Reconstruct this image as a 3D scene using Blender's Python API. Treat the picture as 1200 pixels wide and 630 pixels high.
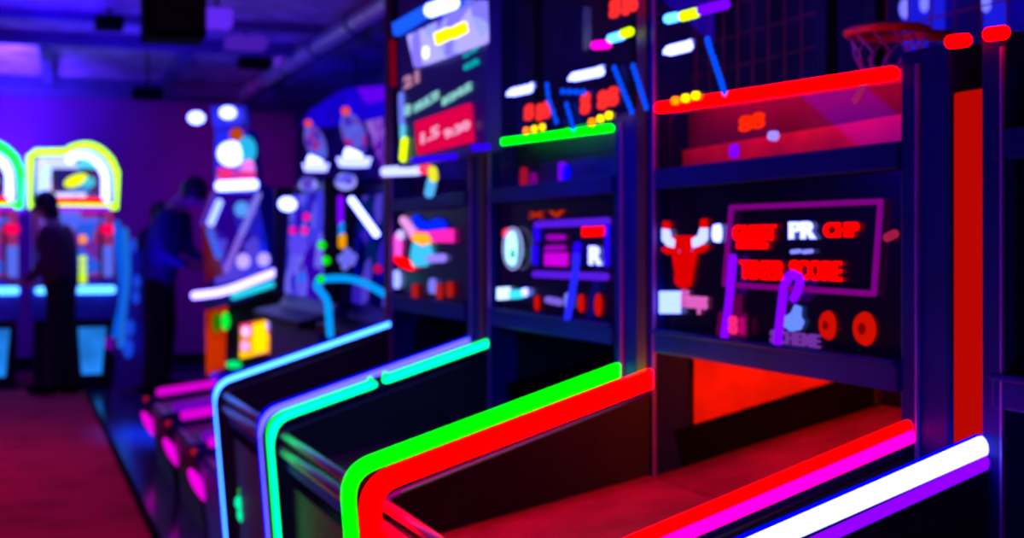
import bpy, bmesh, math, random
from mathutils import Vector, Matrix, Euler

for _o in list(bpy.data.objects):
    bpy.data.objects.remove(_o)
random.seed(7)
SC = bpy.context.scene
COL = SC.collection

# ------------------------------------------------------------------ camera
FPX, HOR, YAW, EYE = 1630.0, 287.0, math.radians(20.0), 1.30
SN, CS = math.sin(YAW), math.cos(YAW)
cam_d = bpy.data.cameras.new('camera')
cam = bpy.data.objects.new('camera', cam_d)
COL.objects.link(cam)
cam.location = (0, 0, EYE)
cam.rotation_euler = (math.radians(90), 0, math.radians(90) - YAW)
cam_d.sensor_width = 36
cam_d.lens = FPX / 1200 * 36
cam_d.shift_y = -(315 - HOR) / 1200 
cam_d.clip_end = 100
cam_d.dof.use_dof = True
cam_d.dof.focus_distance = 1.6
cam_d.dof.aperture_fstop = 4.6
SC.camera = cam

# ------------------------------------------------------------------ world, exposure
w = bpy.data.worlds.new('world')
SC.world = w
w.use_nodes = True
w.node_tree.nodes['Background'].inputs[0].default_value = (0.006, 0.0, 0.05, 1)
w.node_tree.nodes['Background'].inputs[1].default_value = 0.06
SC.view_settings.view_transform = 'Standard'
SC.view_settings.look = 'None'
SC.view_settings.exposure = 0
SC.view_settings.gamma = 1
SC.view_settings.use_curve_mapping = False


def area(name, loc, target, size, color, power, size_y=None, spread=180):
    l = bpy.data.lights.new(name, 'AREA')
    l.color = color
    l.energy = power
    l.size = size
    if size_y:
        l.shape = 'RECTANGLE'
        l.size_y = size_y
    l.spread = math.radians(spread)
    o = bpy.data.objects.new(name, l)
    COL.objects.link(o)
    o.location = loc
    d = Vector(target) - Vector(loc)
    o.rotation_euler = d.to_track_quat('-Z', 'Y').to_euler()
    return o


# coloured washes of the hall, plus unseen blue fill lights added
area('aisle_wash_light', (-4.6, -1.0, 2.9), (-4.9, -0.6, 0), 1.6, (1.0, 0.0, 0.42), 50, 3.0, 110)
area('far_aisle_wash_light', (-8.6, -1.6, 2.9), (-9.4, -0.6, 0), 1.6, (1.0, 0.0, 0.42), 38, 3.0, 100)
area('blue_row_fill', (-3.0, -0.6, 2.9), (-3.4, 1.5, 1.2), 1.2, (0.0, 0.02, 1.0), 22, 4.0, 120)  # added fill that tints the machine frames navy
area('violet_wall_wash_light', (-13.2, -1.0, 2.8), (-15.4, -1.0, 1.6), 0.4, (0.16, 0.0, 1.0), 23, 5.5)
area('magenta_wall_wash_light', (-13.4, 2.1, 2.7), (-15.4, 2.3, 1.6), 0.3, (0.9, 0.0, 0.5), 2, 0.8, 100)
area('ceiling_uplight', (-13.1, 0.0, 2.5), (-13.3, 0.0, 3.0), 0.3, (0.12, 0.05, 1.0), 80, 5.0, 120)
area('near_ceiling_uplight', (-10.4, 0.4, 2.35), (-10.8, 0.6, 3.0), 0.4, (0.02, 0.0, 1.0), 34, 5.0, 150)
area('far_floor_blue_fill', (-9.3, 1.6, 2.9), (-9.8, 1.6, 0.0), 0.4, (0.0, 0.12, 1.0), 90, 0.5, 40)  # added to brighten the blue floor strip
area('rear_blue_fill', (-3.2, 2.4, 2.9), (-3.2, 3.05, 2.0), 0.3, (0.02, 0.0, 1.0), 18, 6.0)  # added to lift the blue of the rear wall


# ------------------------------------------------------------------ projection of measured points
def dirs(px, py):
    return (px - 600) / FPX, (HOR - py) / FPX


def from_depth(px, py, d):
    t, e = dirs(px, py)
    l = t * d
    return Vector((-(CS * d - SN * l), SN * d + CS * l, EYE + e * d))


def on_y(px, py, v):
    t, e = dirs(px, py)
    return from_depth(px, py, v / (SN + CS * t))


def on_x(px, py, u):
    t, e = dirs(px, py)
    return from_depth(px, py, u / (CS - SN * t))


def on_z(px, py, z):
    t, e = dirs(px, py)
    return from_depth(px, py, (z - EYE) / e)


# ------------------------------------------------------------------ materials
MATS = {}


def pbr(name, color, rough=0.5, metal=0.0, vary=0.25, scale=8.0, bump=0.0, spec=0.5):
    if name in MATS:
        return MATS[name]
    m = bpy.data.materials.new(name)
    m.use_nodes = True
    nt = m.node_tree
    b = nt.nodes['Principled BSDF']
    b.inputs['Roughness'].default_value = rough
    b.inputs['Metallic'].default_value = metal
    b.inputs['Specular IOR Level'].default_value = spec
    tc = nt.nodes.new('ShaderNodeTexCoord')
    n = nt.nodes.new('ShaderNodeTexNoise')
    n.inputs['Scale'].default_value = scale
    n.inputs['Detail'].default_value = 4
    nt.links.new(tc.outputs['Object'], n.inputs['Vector'])
    r = nt.nodes.new('ShaderNodeValToRGB')
    r.color_ramp.elements[0].position = 0.3
    r.color_ramp.elements[1].position = 0.7
    r.color_ramp.elements[0].color = tuple(c * (1 - vary) for c in color) + (1,)
    r.color_ramp.elements[1].color = tuple(min(1, c * (1 + vary)) for c in color) + (1,)
    nt.links.new(n.outputs['Fac'], r.inputs['Fac'])
    nt.links.new(r.outputs['Color'], b.inputs['Base Color'])
    if bump:
        bp = nt.nodes.new('ShaderNodeBump')
        bp.inputs['Strength'].default_value = bump
        bp.inputs['Distance'].default_value = 0.01
        nt.links.new(n.outputs['Fac'], bp.inputs['Height'])
        nt.links.new(bp.outputs['Normal'], b.inputs['Normal'])
    MATS[name] = m
    return m


def glow(name, color, k=1.0, vary=0.0, scale=20.0):
    if name in MATS:
        return MATS[name]
    m = bpy.data.materials.new(name)
    m.use_nodes = True
    nt = m.node_tree
    nt.nodes.clear()
    out = nt.nodes.new('ShaderNodeOutputMaterial')
    e = nt.nodes.new('ShaderNodeEmission')
    e.inputs[0].default_value = tuple(color) + (1,)
    e.inputs[1].default_value = k
    if vary:
        tc = nt.nodes.new('ShaderNodeTexCoord')
        n = nt.nodes.new('ShaderNodeTexNoise')
        n.inputs['Scale'].default_value = scale
        nt.links.new(tc.outputs['Object'], n.inputs['Vector'])
        mr = nt.nodes.new('ShaderNodeMapRange')
        mr.inputs['From Min'].default_value = 0.35
        mr.inputs['From Max'].default_value = 0.65
        mr.inputs['To Min'].default_value = k * (1 - vary)
        mr.inputs['To Max'].default_value = k * (1 + vary)
        nt.links.new(n.outputs['Fac'], mr.inputs['Value'])
        nt.links.new(mr.outputs[0], e.inputs[1])
    nt.links.new(e.outputs[0], out.inputs[0])
    MATS[name] = m
    return m


def screen(name, stops, scale=6.0, k=1.0):
    """lit screen or backlit print with blotches of several colours"""
    if name in MATS:
        return MATS[name]
    m = bpy.data.materials.new(name)
    m.use_nodes = True
    nt = m.node_tree
    nt.nodes.clear()
    out = nt.nodes.new('ShaderNodeOutputMaterial')
    e = nt.nodes.new('ShaderNodeEmission')
    e.inputs[1].default_value = k
    tc = nt.nodes.new('ShaderNodeTexCoord')
    n = nt.nodes.new('ShaderNodeTexVoronoi')
    n.inputs['Scale'].default_value = scale
    sp = nt.nodes.new('ShaderNodeSeparateColor')
    r = nt.nodes.new('ShaderNodeValToRGB')
    r.color_ramp.interpolation = 'CONSTANT'
    el = r.color_ramp.elements
    while len(el) < len(stops):
        el.new(0.5)
    for i, c in enumerate(stops):
        el[i].position = i / len(stops)
        el[i].color = tuple(c) + (1,)
    nt.links.new(tc.outputs['Object'], n.inputs['Vector'])
    nt.links.new(n.outputs['Color'], sp.inputs[0])
    nt.links.new(sp.outputs[0], r.inputs['Fac'])
    nt.links.new(r.outputs[0], e.inputs[0])
    nt.links.new(e.outputs[0], out.inputs[0])
    MATS[name] = m
    return m


def clear_glass(name='clear_acrylic', tint=(1, 1, 1), refl=0.10):
    if name in MATS:
        return MATS[name]
    m = bpy.data.materials.new(name)
    m.use_nodes = True
    nt = m.node_tree
    nt.nodes.clear()
    out = nt.nodes.new('ShaderNodeOutputMaterial')
    t = nt.nodes.new('ShaderNodeBsdfTransparent')
    t.inputs[0].default_value = tuple(tint) + (1,)
    g = nt.nodes.new('ShaderNodeBsdfGlossy')
    g.inputs['Roughness'].default_value = 0.03
    mx = nt.nodes.new('ShaderNodeMixShader')
    fr = nt.nodes.new('ShaderNodeFresnel')
    fr.inputs[0].default_value = 1.4
    geo = nt.nodes.new('ShaderNodeNewGeometry')
    inv = nt.nodes.new('ShaderNodeMath')
    inv.operation = 'SUBTRACT'
    inv.inputs[0].default_value = 1.0
    nt.links.new(geo.outputs['Backfacing'], inv.inputs[1])
    mu = nt.nodes.new('ShaderNodeMath')
    mu.operation = 'MULTIPLY'
    nt.links.new(inv.outputs[0], mu.inputs[0])
    nt.links.new(fr.outputs[0], mu.inputs[1])
    nt.links.new(mu.outputs[0], mx.inputs[0])
    nt.links.new(t.outputs[0], mx.inputs[1])
    nt.links.new(g.outputs[0], mx.inputs[2])
    nt.links.new(mx.outputs[0], out.inputs[0])
    MATS[name] = m
    return m


M = dict(
    black=pbr('black_laminate', (0.008, 0.006, 0.02), 0.4, spec=0.2),
    gloss=pbr('black_gloss_panel', (0.006, 0.003, 0.014), 0.22, spec=0.35),
    frame=pbr('dark_steel_frame', (0.004, 0.007, 0.20), 0.45, 0.0, spec=0.10),
    frame2=pbr('dark_grey_frame', (0.015, 0.008, 0.06), 0.45, spec=0.2),
    side=pbr('side_panel_laminate', (0.02, 0.01, 0.035), 0.5, spec=0.2),
    court=pbr('orange_court_board', (0.75, 0.07, 0.03), 0.5, spec=0.2),
    redpanel=pbr('red_painted_panel', (0.75, 0.05, 0.02), 0.5),
    chrome=pbr('brushed_metal', (0.5, 0.5, 0.55), 0.28, 1.0),
    bluebody=pbr('blue_cabinet_paint', (0.05, 0.06, 0.6), 0.4),
    orange=pbr('orange_cabinet_paint', (0.8, 0.12, 0.02), 0.45),
    white=pbr('white_plastic', (0.7, 0.7, 0.75), 0.4),
    maroon=pbr('maroon_strip', (0.10, 0.004, 0.03), 0.5),
    lane=pbr('lane_board', (0.05, 0.01, 0.18), 0.4, spec=0.2),
    rubber=pbr('black_rubber', (0.004, 0.004, 0.006), 0.9, spec=0.05),
    net=pbr('net_cord', (0.5, 0.04, 0.06), 0.8),
    glass=clear_glass(),
)


# ------------------------------------------------------------------ mesh helpers
class MB:
    def __init__(self):
        self.bm = bmesh.new()

    def _add(self, verts, faces, M4=None):
        vs = [self.bm.verts.new(M4 @ Vector(v) if M4 else Vector(v)) for v in verts]
        fs = []
        for f in faces:
            try:
                fs.append(self.bm.faces.new([vs[i] for i in f]))
            except ValueError:
                pass
        return vs, fs

    def box(self, c, s, rot=None, bev=0.0):
        t = bmesh.new()
        bmesh.ops.create_cube(t, size=1)
        for v in t.verts:
            v.co = Vector((v.co.x * s[0], v.co.y * s[1], v.co.z * s[2]))
        if bev:
            bmesh.ops.bevel(t, geom=list(t.edges), offset=min(bev, min(s) * 0.45), segments=2, affect='EDGES', profile=0.6)
        mat = Matrix.Translation(Vector(c)) @ (Euler(rot).to_matrix().to_4x4() if rot else Matrix())
        return self.merge(t, mat)

    def merge(self, t, mat=None):
        t.verts.ensure_lookup_table()
        t.verts.index_update()
        self._add([v.co.copy() for v in t.verts], [[v.index for v in f.verts] for f in t.faces], mat)
        t.free()
        return self

    def span(self, a, b, bev=0.0):
        c = [(a[i] + b[i]) / 2 for i in range(3)]
        s = [abs(a[i] - b[i]) for i in range(3)]
        return self.box(c, s, bev=bev)

    def prism(self, poly, off, depth):
        """polygon of 3D points pushed along vector off*depth"""
        n = len(poly)
        o = Vector(off) * depth
        v = [Vector(p) for p in poly] + [Vector(p) + o for p in poly]
        f = [list(range(n)), list(range(2 * n - 1, n - 1, -1))]
        for i in range(n):
            j = (i + 1) % n
            f.append([i, i + n, j + n, j])
        self._add(v, f)
        return self

    def tube(self, pts, r, seg=10, closed=False):
        pts = [Vector(p) for p in pts]
        n = len(pts)
        rings = []
        up = Vector((0.13, 0.27, 0.95)).normalized()
        rad = r if isinstance(r, (list, tuple)) else [r] * n

        def tang(i):
            if closed:
                return (pts[(i + 1) % n] - pts[i - 1]).normalized()
            a = pts[max(0, i - 1)]
            b = pts[min(n - 1, i + 1)]
            return (b - a).normalized()
        prev = None
        for i in range(n):
            t = tang(i)
            x = t.cross(up if prev is None else prev)
            if x.length < 1e-3:
                x = t.cross(Vector((1, 0, 0)))
            x.normalize()
            y = x.cross(t).normalized()
            prev = y
            rings.append([pts[i] + (x * math.cos(2 * math.pi * k / seg) + y * math.sin(2 * math.pi * k / seg)) * rad[i] for k in range(seg)])
        if not closed:
            t0, t1 = tang(0), tang(n - 1)
            def cap(ring, c, t, rr):
                return [[c + (p - c) * math.cos(a) + t * rr * math.sin(a) for p in ring] for a in (0.5, 1.0)]
            c0 = cap(rings[0], pts[0], -t0, rad[0])
            c1 = cap(rings[-1], pts[-1], t1, rad[-1])
            rings = [c0[1], c0[0]] + rings + [c1[0], c1[1]]
        verts = [p for R in rings for p in R]
        faces = []
        m = len(rings)
        for i in range(m if closed else m - 1):
            for k in range(seg):
                a, b = i * seg + k, i * seg + (k + 1) % seg
                c, d = ((i + 1) % m) * seg + (k + 1) % seg, ((i + 1) % m) * seg + k
                faces.append([a, b, c, d])
        if not closed:
            faces.append(list(range(seg))[::-1])
            faces.append([(m - 1) * seg + k for k in range(seg)])
        self._add(verts, faces)
        return self

    def ball(self, c, s, rot=None, seg=16, rings=10):
        t = bmesh.new()
        bmesh.ops.create_uvsphere(t, u_segments=seg, v_segments=rings, radius=1)
        mat = Matrix.Translation(Vector(c)) @ (Euler(rot).to_matrix().to_4x4() if rot else Matrix()) @ Matrix.Diagonal((s[0], s[1], s[2], 1))
        return self.merge(t, mat)

    def cyl(self, c, r, h, axis='Z', r2=None, seg=24):
        t = bmesh.new()
        bmesh.ops.create_cone(t, cap_ends=True, segments=seg, radius1=r, radius2=r if r2 is None else r2, depth=h)
        R = {'Z': Matrix(), 'X': Euler((0, math.pi / 2, 0)).to_matrix().to_4x4(), 'Y': Euler((-math.pi / 2, 0, 0)).to_matrix().to_4x4()}[axis]
        return self.merge(t, Matrix.Translation(Vector(c)) @ R)

    def build(self, name, mat, parent=None, smooth=False, local=None):
        bmesh.ops.recalc_face_normals(self.bm, faces=list(self.bm.faces))
        me = bpy.data.meshes.new(name)
        # parts are written in world coordinates when `local` is given
        if local is not None:
            for v in self.bm.verts:
                v.co -= Vector(local)
        if parent is None:
            xs = [v.co for v in self.bm.verts]
            lo = Vector((min(p.x for p in xs), min(p.y for p in xs), min(p.z for p in xs)))
            hi = Vector((max(p.x for p in xs), max(p.y for p in xs), max(p.z for p in xs)))
            org = Vector(((lo.x + hi.x) / 2, (lo.y + hi.y) / 2, lo.z))
            for v in self.bm.verts:
                v.co -= org
        self.bm.to_mesh(me)
        self.bm.free()
        if smooth:
            for p in me.polygons:
                p.use_smooth = True
        me.materials.append(mat)
        o = bpy.data.objects.new(name, me)
        COL.objects.link(o)
        if parent is not None:
            o.parent = parent
        else:
            o.location = org
        return o


def thing(name, loc, label, cat, group=None):
    o = bpy.data.objects.new(name, None)
    COL.objects.link(o)
    o.location = loc
    o['label'] = label
    o['category'] = cat
    if group:
        o['group'] = group
    return o


def tag(o, label, cat, group=None):
    o['label'] = label
    o['category'] = cat
    if group:
        o['group'] = group
    return o


def struct(o):
    o['kind'] = 'structure'
    return o


def lettering(name, body, box, y, mat, parent, local, depth=0.006, shear=0.0, slant=0.0):
    """text filling box=(x0,z0,x1,z1) in the plane y, facing -y; world coordinates"""
    cu = bpy.data.curves.new('t', 'FONT')
    cu.body = body
    cu.extrude = 0.5
    cu.offset = 0.02
    to = bpy.data.objects.new('t', cu)
    COL.objects.link(to)
    bpy.context.view_layer.update()
    me = bpy.data.meshes.new_from_object(to.evaluated_get(bpy.context.evaluated_depsgraph_get()))
    bpy.data.objects.remove(to)
    xs = [v.co.x for v in me.vertices]
    ys = [v.co.y for v in me.vertices]
    x0, x1, y0, y1 = min(xs), max(xs), min(ys), max(ys)
    bx0, bz0, bx1, bz1 = box
    for v in me.vertices:
        fx = (v.co.x - x0) / (x1 - x0)
        fy = (v.co.y - y0) / (y1 - y0)
        zz = v.co.z
        v.co = Vector((bx0 + fx * (bx1 - bx0) + shear * fy, y - depth / 2 - zz * depth, bz0 + fy * (bz1 - bz0) + slant * fx)) - Vector(local)
    me.name = name
    me.materials.clear()
    me.materials.append(mat)
    o = bpy.data.objects.new(name, me)
    COL.objects.link(o)
    o.parent = parent
    return o


def bez(pts, n=8, r=0.06):
    """polyline with rounded corners"""
    pts = [Vector(p) for p in pts]
    out = [pts[0]]
    for i in range(1, len(pts) - 1):
        a, b, c = pts[i - 1], pts[i], pts[i + 1]
        d1, d2 = (a - b), (c - b)
        q = min(r, d1.length * 0.49, d2.length * 0.49)
        p1, p2 = b + d1.normalized() * q, b + d2.normalized() * q
        for k in range(n + 1):
            t = k / n
            out.append(p1 * (1 - t) ** 2 + b * 2 * t * (1 - t) + p2 * t * t)
    out.append(pts[-1])
    return out


# ------------------------------------------------------------------ room
CEIL, WALLU, WALLV = 3.0, 15.5, 3.05


def floor_mat():
    m = pbr('polished_floor', (0.03, 0.04, 0.16), 0.16, 0.0, 0.3, 3.0)
    return m


def carpet_mat():
    m = bpy.data.materials.new('patterned_red_carpet')
    m.use_nodes = True
    nt = m.node_tree
    b = nt.nodes['Principled BSDF']
    b.inputs['Roughness'].default_value = 0.95
    b.inputs['Specular IOR Level'].default_value = 0.1
    tc = nt.nodes.new('ShaderNodeTexCoord')
    v = nt.nodes.new('ShaderNodeTexVoronoi')
    v.inputs['Scale'].default_value = 3.2
    n = nt.nodes.new('ShaderNodeTexNoise')
    n.inputs['Scale'].default_value = 60
    mx = nt.nodes.new('ShaderNodeMix')
    mx.data_type = 'RGBA'
    r = nt.nodes.new('ShaderNodeValToRGB')
    r.color_ramp.elements[0].color = (0.30, 0.03, 0.07, 1)
    r.color_ramp.elements[1].color = (0.62, 0.06, 0.11, 1)
    r.color_ramp.elements[0].position = 0.15
    r.color_ramp.elements[1].position = 0.6
    nt.links.new(tc.outputs['Object'], v.inputs['Vector'])
    nt.links.new(tc.outputs['Object'], n.inputs['Vector'])
    nt.links.new(v.outputs['Distance'], r.inputs['Fac'])
    nt.links.new(r.outputs[0], mx.inputs[6])
    mx.inputs[7].default_value = (0.35, 0.02, 0.06, 1)
    nt.links.new(n.outputs['Fac'], mx.inputs[0])
    nt.links.new(mx.outputs[2], b.inputs['Base Color'])
    return m


wallm = pbr('painted_wall', (0.42, 0.03, 0.55), 0.85, 0, 0.08, 3)
ceilm = pbr('painted_ceiling', (0.45, 0.25, 0.85), 0.8, 0, 0.5, 4)
darkm = pbr('dark_painted_wall', (0.06, 0.02, 0.3), 0.8, 0, 0.7, 2.5)
struct(MB().span((-16, -5, -0.1), (2, 3.15, 0)).build('floor', floor_mat()))
struct(MB().span((-16, -5, CEIL), (2, 3.05, CEIL + 0.1)).build('ceiling', ceilm))
struct(MB().span((-WALLU - 0.1, -5, 0), (-WALLU, 3.05, CEIL)).build('wall_back', wallm))
struct(MB().span((-16, WALLV, 0), (2, WALLV + 0.1, CEIL)).build('wall_right', darkm))
struct(MB().span((1.9, -5, 0), (2, 3.05, CEIL)).build('wall_front', darkm))
struct(MB().span((-16, -5.1, 0), (2, -5, CEIL)).build('wall_left', darkm))
struct(MB().span((-WALLU, -5, 0), (-WALLU + 0.02, 3.5, 0.12)).build('baseboard_back', M['black']))

# carpet runner: its right edge follows the row of machines
cp = MB()
e1, e2 = on_z(93, 447, 0), on_z(170, 618, 0)
dv = (e2 - e1) / (e2.x - e1.x)
xa, xb = -14.9, 0.6
pa, pb = e1 + dv * (xa - e1.x), e1 + dv * (xb - e1.x)
cp.prism([(xa, -4.2, 0.001), (xb, -4.2, 0.001), (xb, pb.y, 0.001), (xa, pa.y, 0.001)], (0, 0, 1), 0.011)
tag(cp.build('carpet', carpet_mat()), 'dark red patterned carpet covering the aisle at lower left', 'carpet')
eb = MB()
eb.prism([(xa, pa.y + 0.004, 0.001), (xb, pb.y + 0.004, 0.001), (xb, pb.y + 0.045, 0.001), (xa, pa.y + 0.045, 0.001)], (0, 0, 1), 0.010)
struct(eb.build('trim_1', M['rubber']))

# ceiling structure: cross beams, light cove and ducts
beamm = pbr('painted_beam', (0.10, 0.06, 0.35), 0.7, 0, 0.2, 3)
k = 2
for u0, z0, ww, v0, v1 in ((10.6, 2.93, 0.10, -4.9, 2.3), (11.7, 2.90, 0.12, -4.9, 2.3), (14.75, 2.86, 0.73, -4.9, 2.44)):
    struct(MB().span((-u0 - ww, v0, z0), (-u0, v1, CEIL - 0.005), bev=0.01).build('trim_%d' % k, beamm))
    k += 1
for v0 in (-1.1, 0.35, 1.5):
    m_ = MB()
    m_.prism([(-14.7, v0, 2.90), (-12.0, v0 - 0.1, 2.90), (-12.0, v0, 2.90), (-14.7, v0 + 0.10, 2.90)], (0, 0, 1), 0.095)
    struct(m_.build('trim_%d' % k, beamm))
    k += 1
struct(MB().span((-15.45, 2.46, 2.78), (1.8, 3.04, CEIL - 0.005)).build('trim_%d' % k, darkm))
dm = MB()
dm.tube([(-15.3, 2.36, 2.90), (-8, 2.36, 2.90)], 0.07, 14)
duct = tag(dm.build('ceiling_duct', pbr('galvanised_duct', (0.7, 0.65, 0.85), 0.4, 0.3), smooth=True), 'pale violet round duct running along the ceiling beside the dark wall', 'duct')
for q in range(6):
    cl = MB()
    cl.cyl((-15.0 + q * 1.3, 2.36, 2.90), 0.08, 0.05, 'X')
    cl.build('clamp_band', M['frame'], duct, local=duct.location)

# ------------------------------------------------------------------ basketball machines in the row
V, PITCH, WID, LEN, HR, HF, X0 = 1.397, 1.156, 0.98, 0.665, 0.99, 0.782, 1.748
# rail light colours
G = dict(
    white=glow('white_blue_led', (1.3, 1.3, 9.0)),
    violet=glow('violet_led', (0.30, 0.0, 1.6)),
    red=glow('red_led', (11.0, 0.0, 0.0)),
    magenta=glow('magenta_led', (2.4, 0.0, 0.85)),
    dimmagenta=glow('dim_magenta_led', (0.45, 0.0, 0.22)),
    green=glow('green_led', (0.0, 4.0, 0.0)),
    seafoam=glow('sea_green_led', (0.0, 3.5, 0.95)),
    limeedge=glow('lime_halo_glow', (0.0, 2.0, 0.02)),
    lavender=glow('lavender_led', (0.28, 0.24, 2.6)),
    cyan=glow('cyan_led', (0.26, 1.35, 6.5)),
    blue=glow('blue_led', (0.0, 0.0, 1.3)),
    sky=glow('sky_blue_led', (0.0, 0.22, 2.2)),
    purple=glow('purple_led', (0.22, 0.0, 1.2)),
    pink=glow('pink_led', (1.6, 0.0, 1.0)),
    yellow=glow('yellow_led', (2.4, 1.5, 0.0)),
    amber=glow('amber_led', (3.0, 0.45, 0.0)),
    whitehot=glow('white_led', (1.5, 1.8, 9)),
    coolwhite=glow('cool_white_led', (0.7, 1.1, 4.0)),
    frameviolet=glow('violet_frame_led', (0.20, 0.0, 0.22)),
    dimred=glow('dim_red_led', (0.4, 0.005, 0.02)),
    teal=glow('teal_led', (0.0, 0.5, 0.55)),
    lime=glow('lime_led', (1.1, 1.7, 0.0)),
)


def rail_path(x, dy=0.0, dz=0.0, y_end=0.0):
    """top edge of a side panel, rear to front, then down the front edge"""
    sl = (HR - HF) / LEN
    return bez([(x, y_end, HR + dz + y_end * sl), (x, -LEN - dy, HF + dz), (x, -LEN - dy + 0.055, 0.10)], 8, 0.06)


def side_profile(x):
    return [(x, -LEN + 0.07, 0.0), (x, -LEN + 0.012, HF - 0.05), (x, -LEN + 0.05, HF - 0.022), (x, 0.0, HR - 0.03),
            (x, 0.08, HR), (x, 0.62, HR + 0.1), (x, 0.62, 0.0)]


def machine(i, label, rails_l, rails_r, panelmat, accent, group='basketball shooting machines'):
    ox = -(X0 + PITCH * i)
    root = thing('basketball_machine', (ox, V, 0), label, 'arcade machine', group)
    T = 0.03
    for x in (0.0, WID):
        m = MB()
        m.prism(side_profile(x - T / 2), (1, 0, 0), T)
        sp = m.build('side_panel', M['side'], root)
        for (cols, x0) in ((rails_l, 0.0), (rails_r, WID)):
            if x0 != x:
                continue
            # a dark channel below the light strips
            m = MB()
            m.tube(rail_path(x, -0.004, -0.012), 0.017, 8)
            m.build('rail_channel', M['frame2'], sp, smooth=True)
            for (mat, dx, dz, r) in cols:  # blue and lime edge tubes stand in for the halo around a core
                m = MB()
                if mat in ('seafoam', 'limeedge'):
                    P = rail_path(x + dx, dz, dz)
                    a, b = P[0], P[1]
                    cut = a.lerp(b, 0.56)
                    d = (b - a).normalized() * 0.024
                    m.tube([a, cut - d], r, 12)
                    m.tube([cut + d] + P[1:], r, 12)
                    if mat == 'limeedge':
                        for cc in (cut - d, cut + d):
                            m.tube([cc + Vector((0, 0, 0.012)), cc], r * 0.8, 8)
                else:
                    m.tube(rail_path(x + dx, dz, dz), r, 12)
                rl = m.build('rail_light', G[mat], root, smooth=True)
                rl['label'] = mat.replace('dimmagenta', 'dim magenta').replace('seafoam', 'sea green') + ' light strip'  # halo edge tubes get this label too, they are not real strips
    # posts at the rear corners, up beyond the frame
    for xa, xb in ((0.0 if i == 0 else -0.074, 0.055 if i == 0 else 0.028), (WID - 0.028, WID + 0.10)):
        m = MB()
        zt = 1.62 if (xa > 0.5 or i == 0) else 2.38
        m.box(((xa + xb) / 2, 0.045, zt / 2), (xb - xa, 0.09, zt), bev=0.006)
        p = m.build('post', M['frame'], root)
        m = MB()
        m.box((xb - 0.003 if xa < 0.1 else xa + 0.05, -0.003, (zt + 0.15) / 2), (0.005, 0.006, zt - 0.2))
        m.build('edge_strip', pbr('violet_trim_strip', (0.35, 0.1, 0.6), 0.4), p)
        if xa < 0:
            m = MB()
            m.box((-0.037, -0.003, 1.25), (0.05, 0.006, 2.2))
            m.build('red_strip', M['maroon'], p)
    # rear posts and roof frame
    for x in (0.02, WID - 0.02):
        m = MB()
        m.box((x, 0.60, 1.19), (0.04, 0.04, 2.38), bev=0.006)
        m.build('rear_post', M['frame2'], root)
    m = MB()
    m.box((WID / 2, 0.045, 2.34), (WID, 0.07, 0.07), bev=0.006)
    m.box((WID / 2, 0.60, 2.34), (WID, 0.04, 0.07), bev=0.006)
    m.box((0.02, 0.32, 2.34), (0.04, 0.5, 0.07), bev=0.006)
    m.box((WID - 0.02, 0.32, 2.34), (0.04, 0.5, 0.07), bev=0.006)
    m.build('top_frame', M['frame'], root)
    # beams
    m = MB()
    m.box((WID / 2, 0.03, 1.45), (WID - 0.06, 0.07, 0.046), bev=0.004)
    m.build('upper_beam', M['frame'], root)
    m = MB()
    m.box((WID / 2, 0.035, 1.08), (WID - 0.06, 0.08, 0.05), bev=0.004)
    m.box((WID / 2, -0.002, 1.103), (WID - 0.06, 0.02, 0.010), bev=0.003)
    m.build('lower_beam', M['frame'], root)
    # board
    m = MB()
    m.box((WID / 2, 0.035, 1.2665), (WID - 0.06, 0.03, 0.32))
    board = m.build('display_board', M['gloss'], root)
    # ramp / playfield
    m = MB()
    x0, x1 = T / 2, WID - T / 2
    m.prism([(x0, -0.56, 0.665), (x0, -0.012, 0.772), (x0, -0.012, 0.745), (x0, -0.56, 0.63)], (1, 0, 0), x1 - x0)
    m.prism([(x0, 0.0, 0.772), (x0, 0.60, 0.912), (x0, 0.60, 0.88), (x0, 0.0, 0.745)], (1, 0, 0), x1 - x0)
    m.build('ball_ramp', panelmat, root)
    m = MB()
    m.box((x0 + 0.012, 0.33, 0.895), (0.02, 0.56, 0.085), rot=(math.radians(13), 0, 0))
    m.build('ramp_bumper', M['rubber'], root)
    m = MB()
    m.prism([(x0, 0.10, 0.86), (x0, 0.58, 0.97), (x0, 0.58, 1.24), (x0, 0.10, 1.05)], (1, 0, 0), 0.008)
    m.build('inner_wall', panelmat, root)
    m = MB()
    m.box((WID / 2, 0.61, 1.15), (WID - 0.08, 0.015, 0.55))
    m.build('back_panel', M['side'], root)
    # front of the cabinet with ball gate
    m = MB()
    m.prism([(x0, -LEN + 0.09, 0.0), (x0, -LEN + 0.05, 0.60), (x0, -LEN + 0.08, 0.60), (x0, -LEN + 0.12, 0.0)], (1, 0, 0), x1 - x0)
    m.build('front_panel', M['black'], root)
    m = MB()
    m.tube([(x0, -LEN + 0.03, 0.70), (x1, -LEN + 0.03, 0.70)], 0.016, 10)
    m.tube([(x0, -LEN + 0.03, 0.745), (x1, -LEN + 0.03, 0.745)], 0.012, 10)
    m.build('front_bar', M['chrome'], root, smooth=True)
    m = MB()
    m.box((WID / 2, -LEN + 0.06, 0.66), (x1 - x0, 0.05, 0.03), bev=0.005)
    m.build('front_ledge', M['frame'], root)
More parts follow.
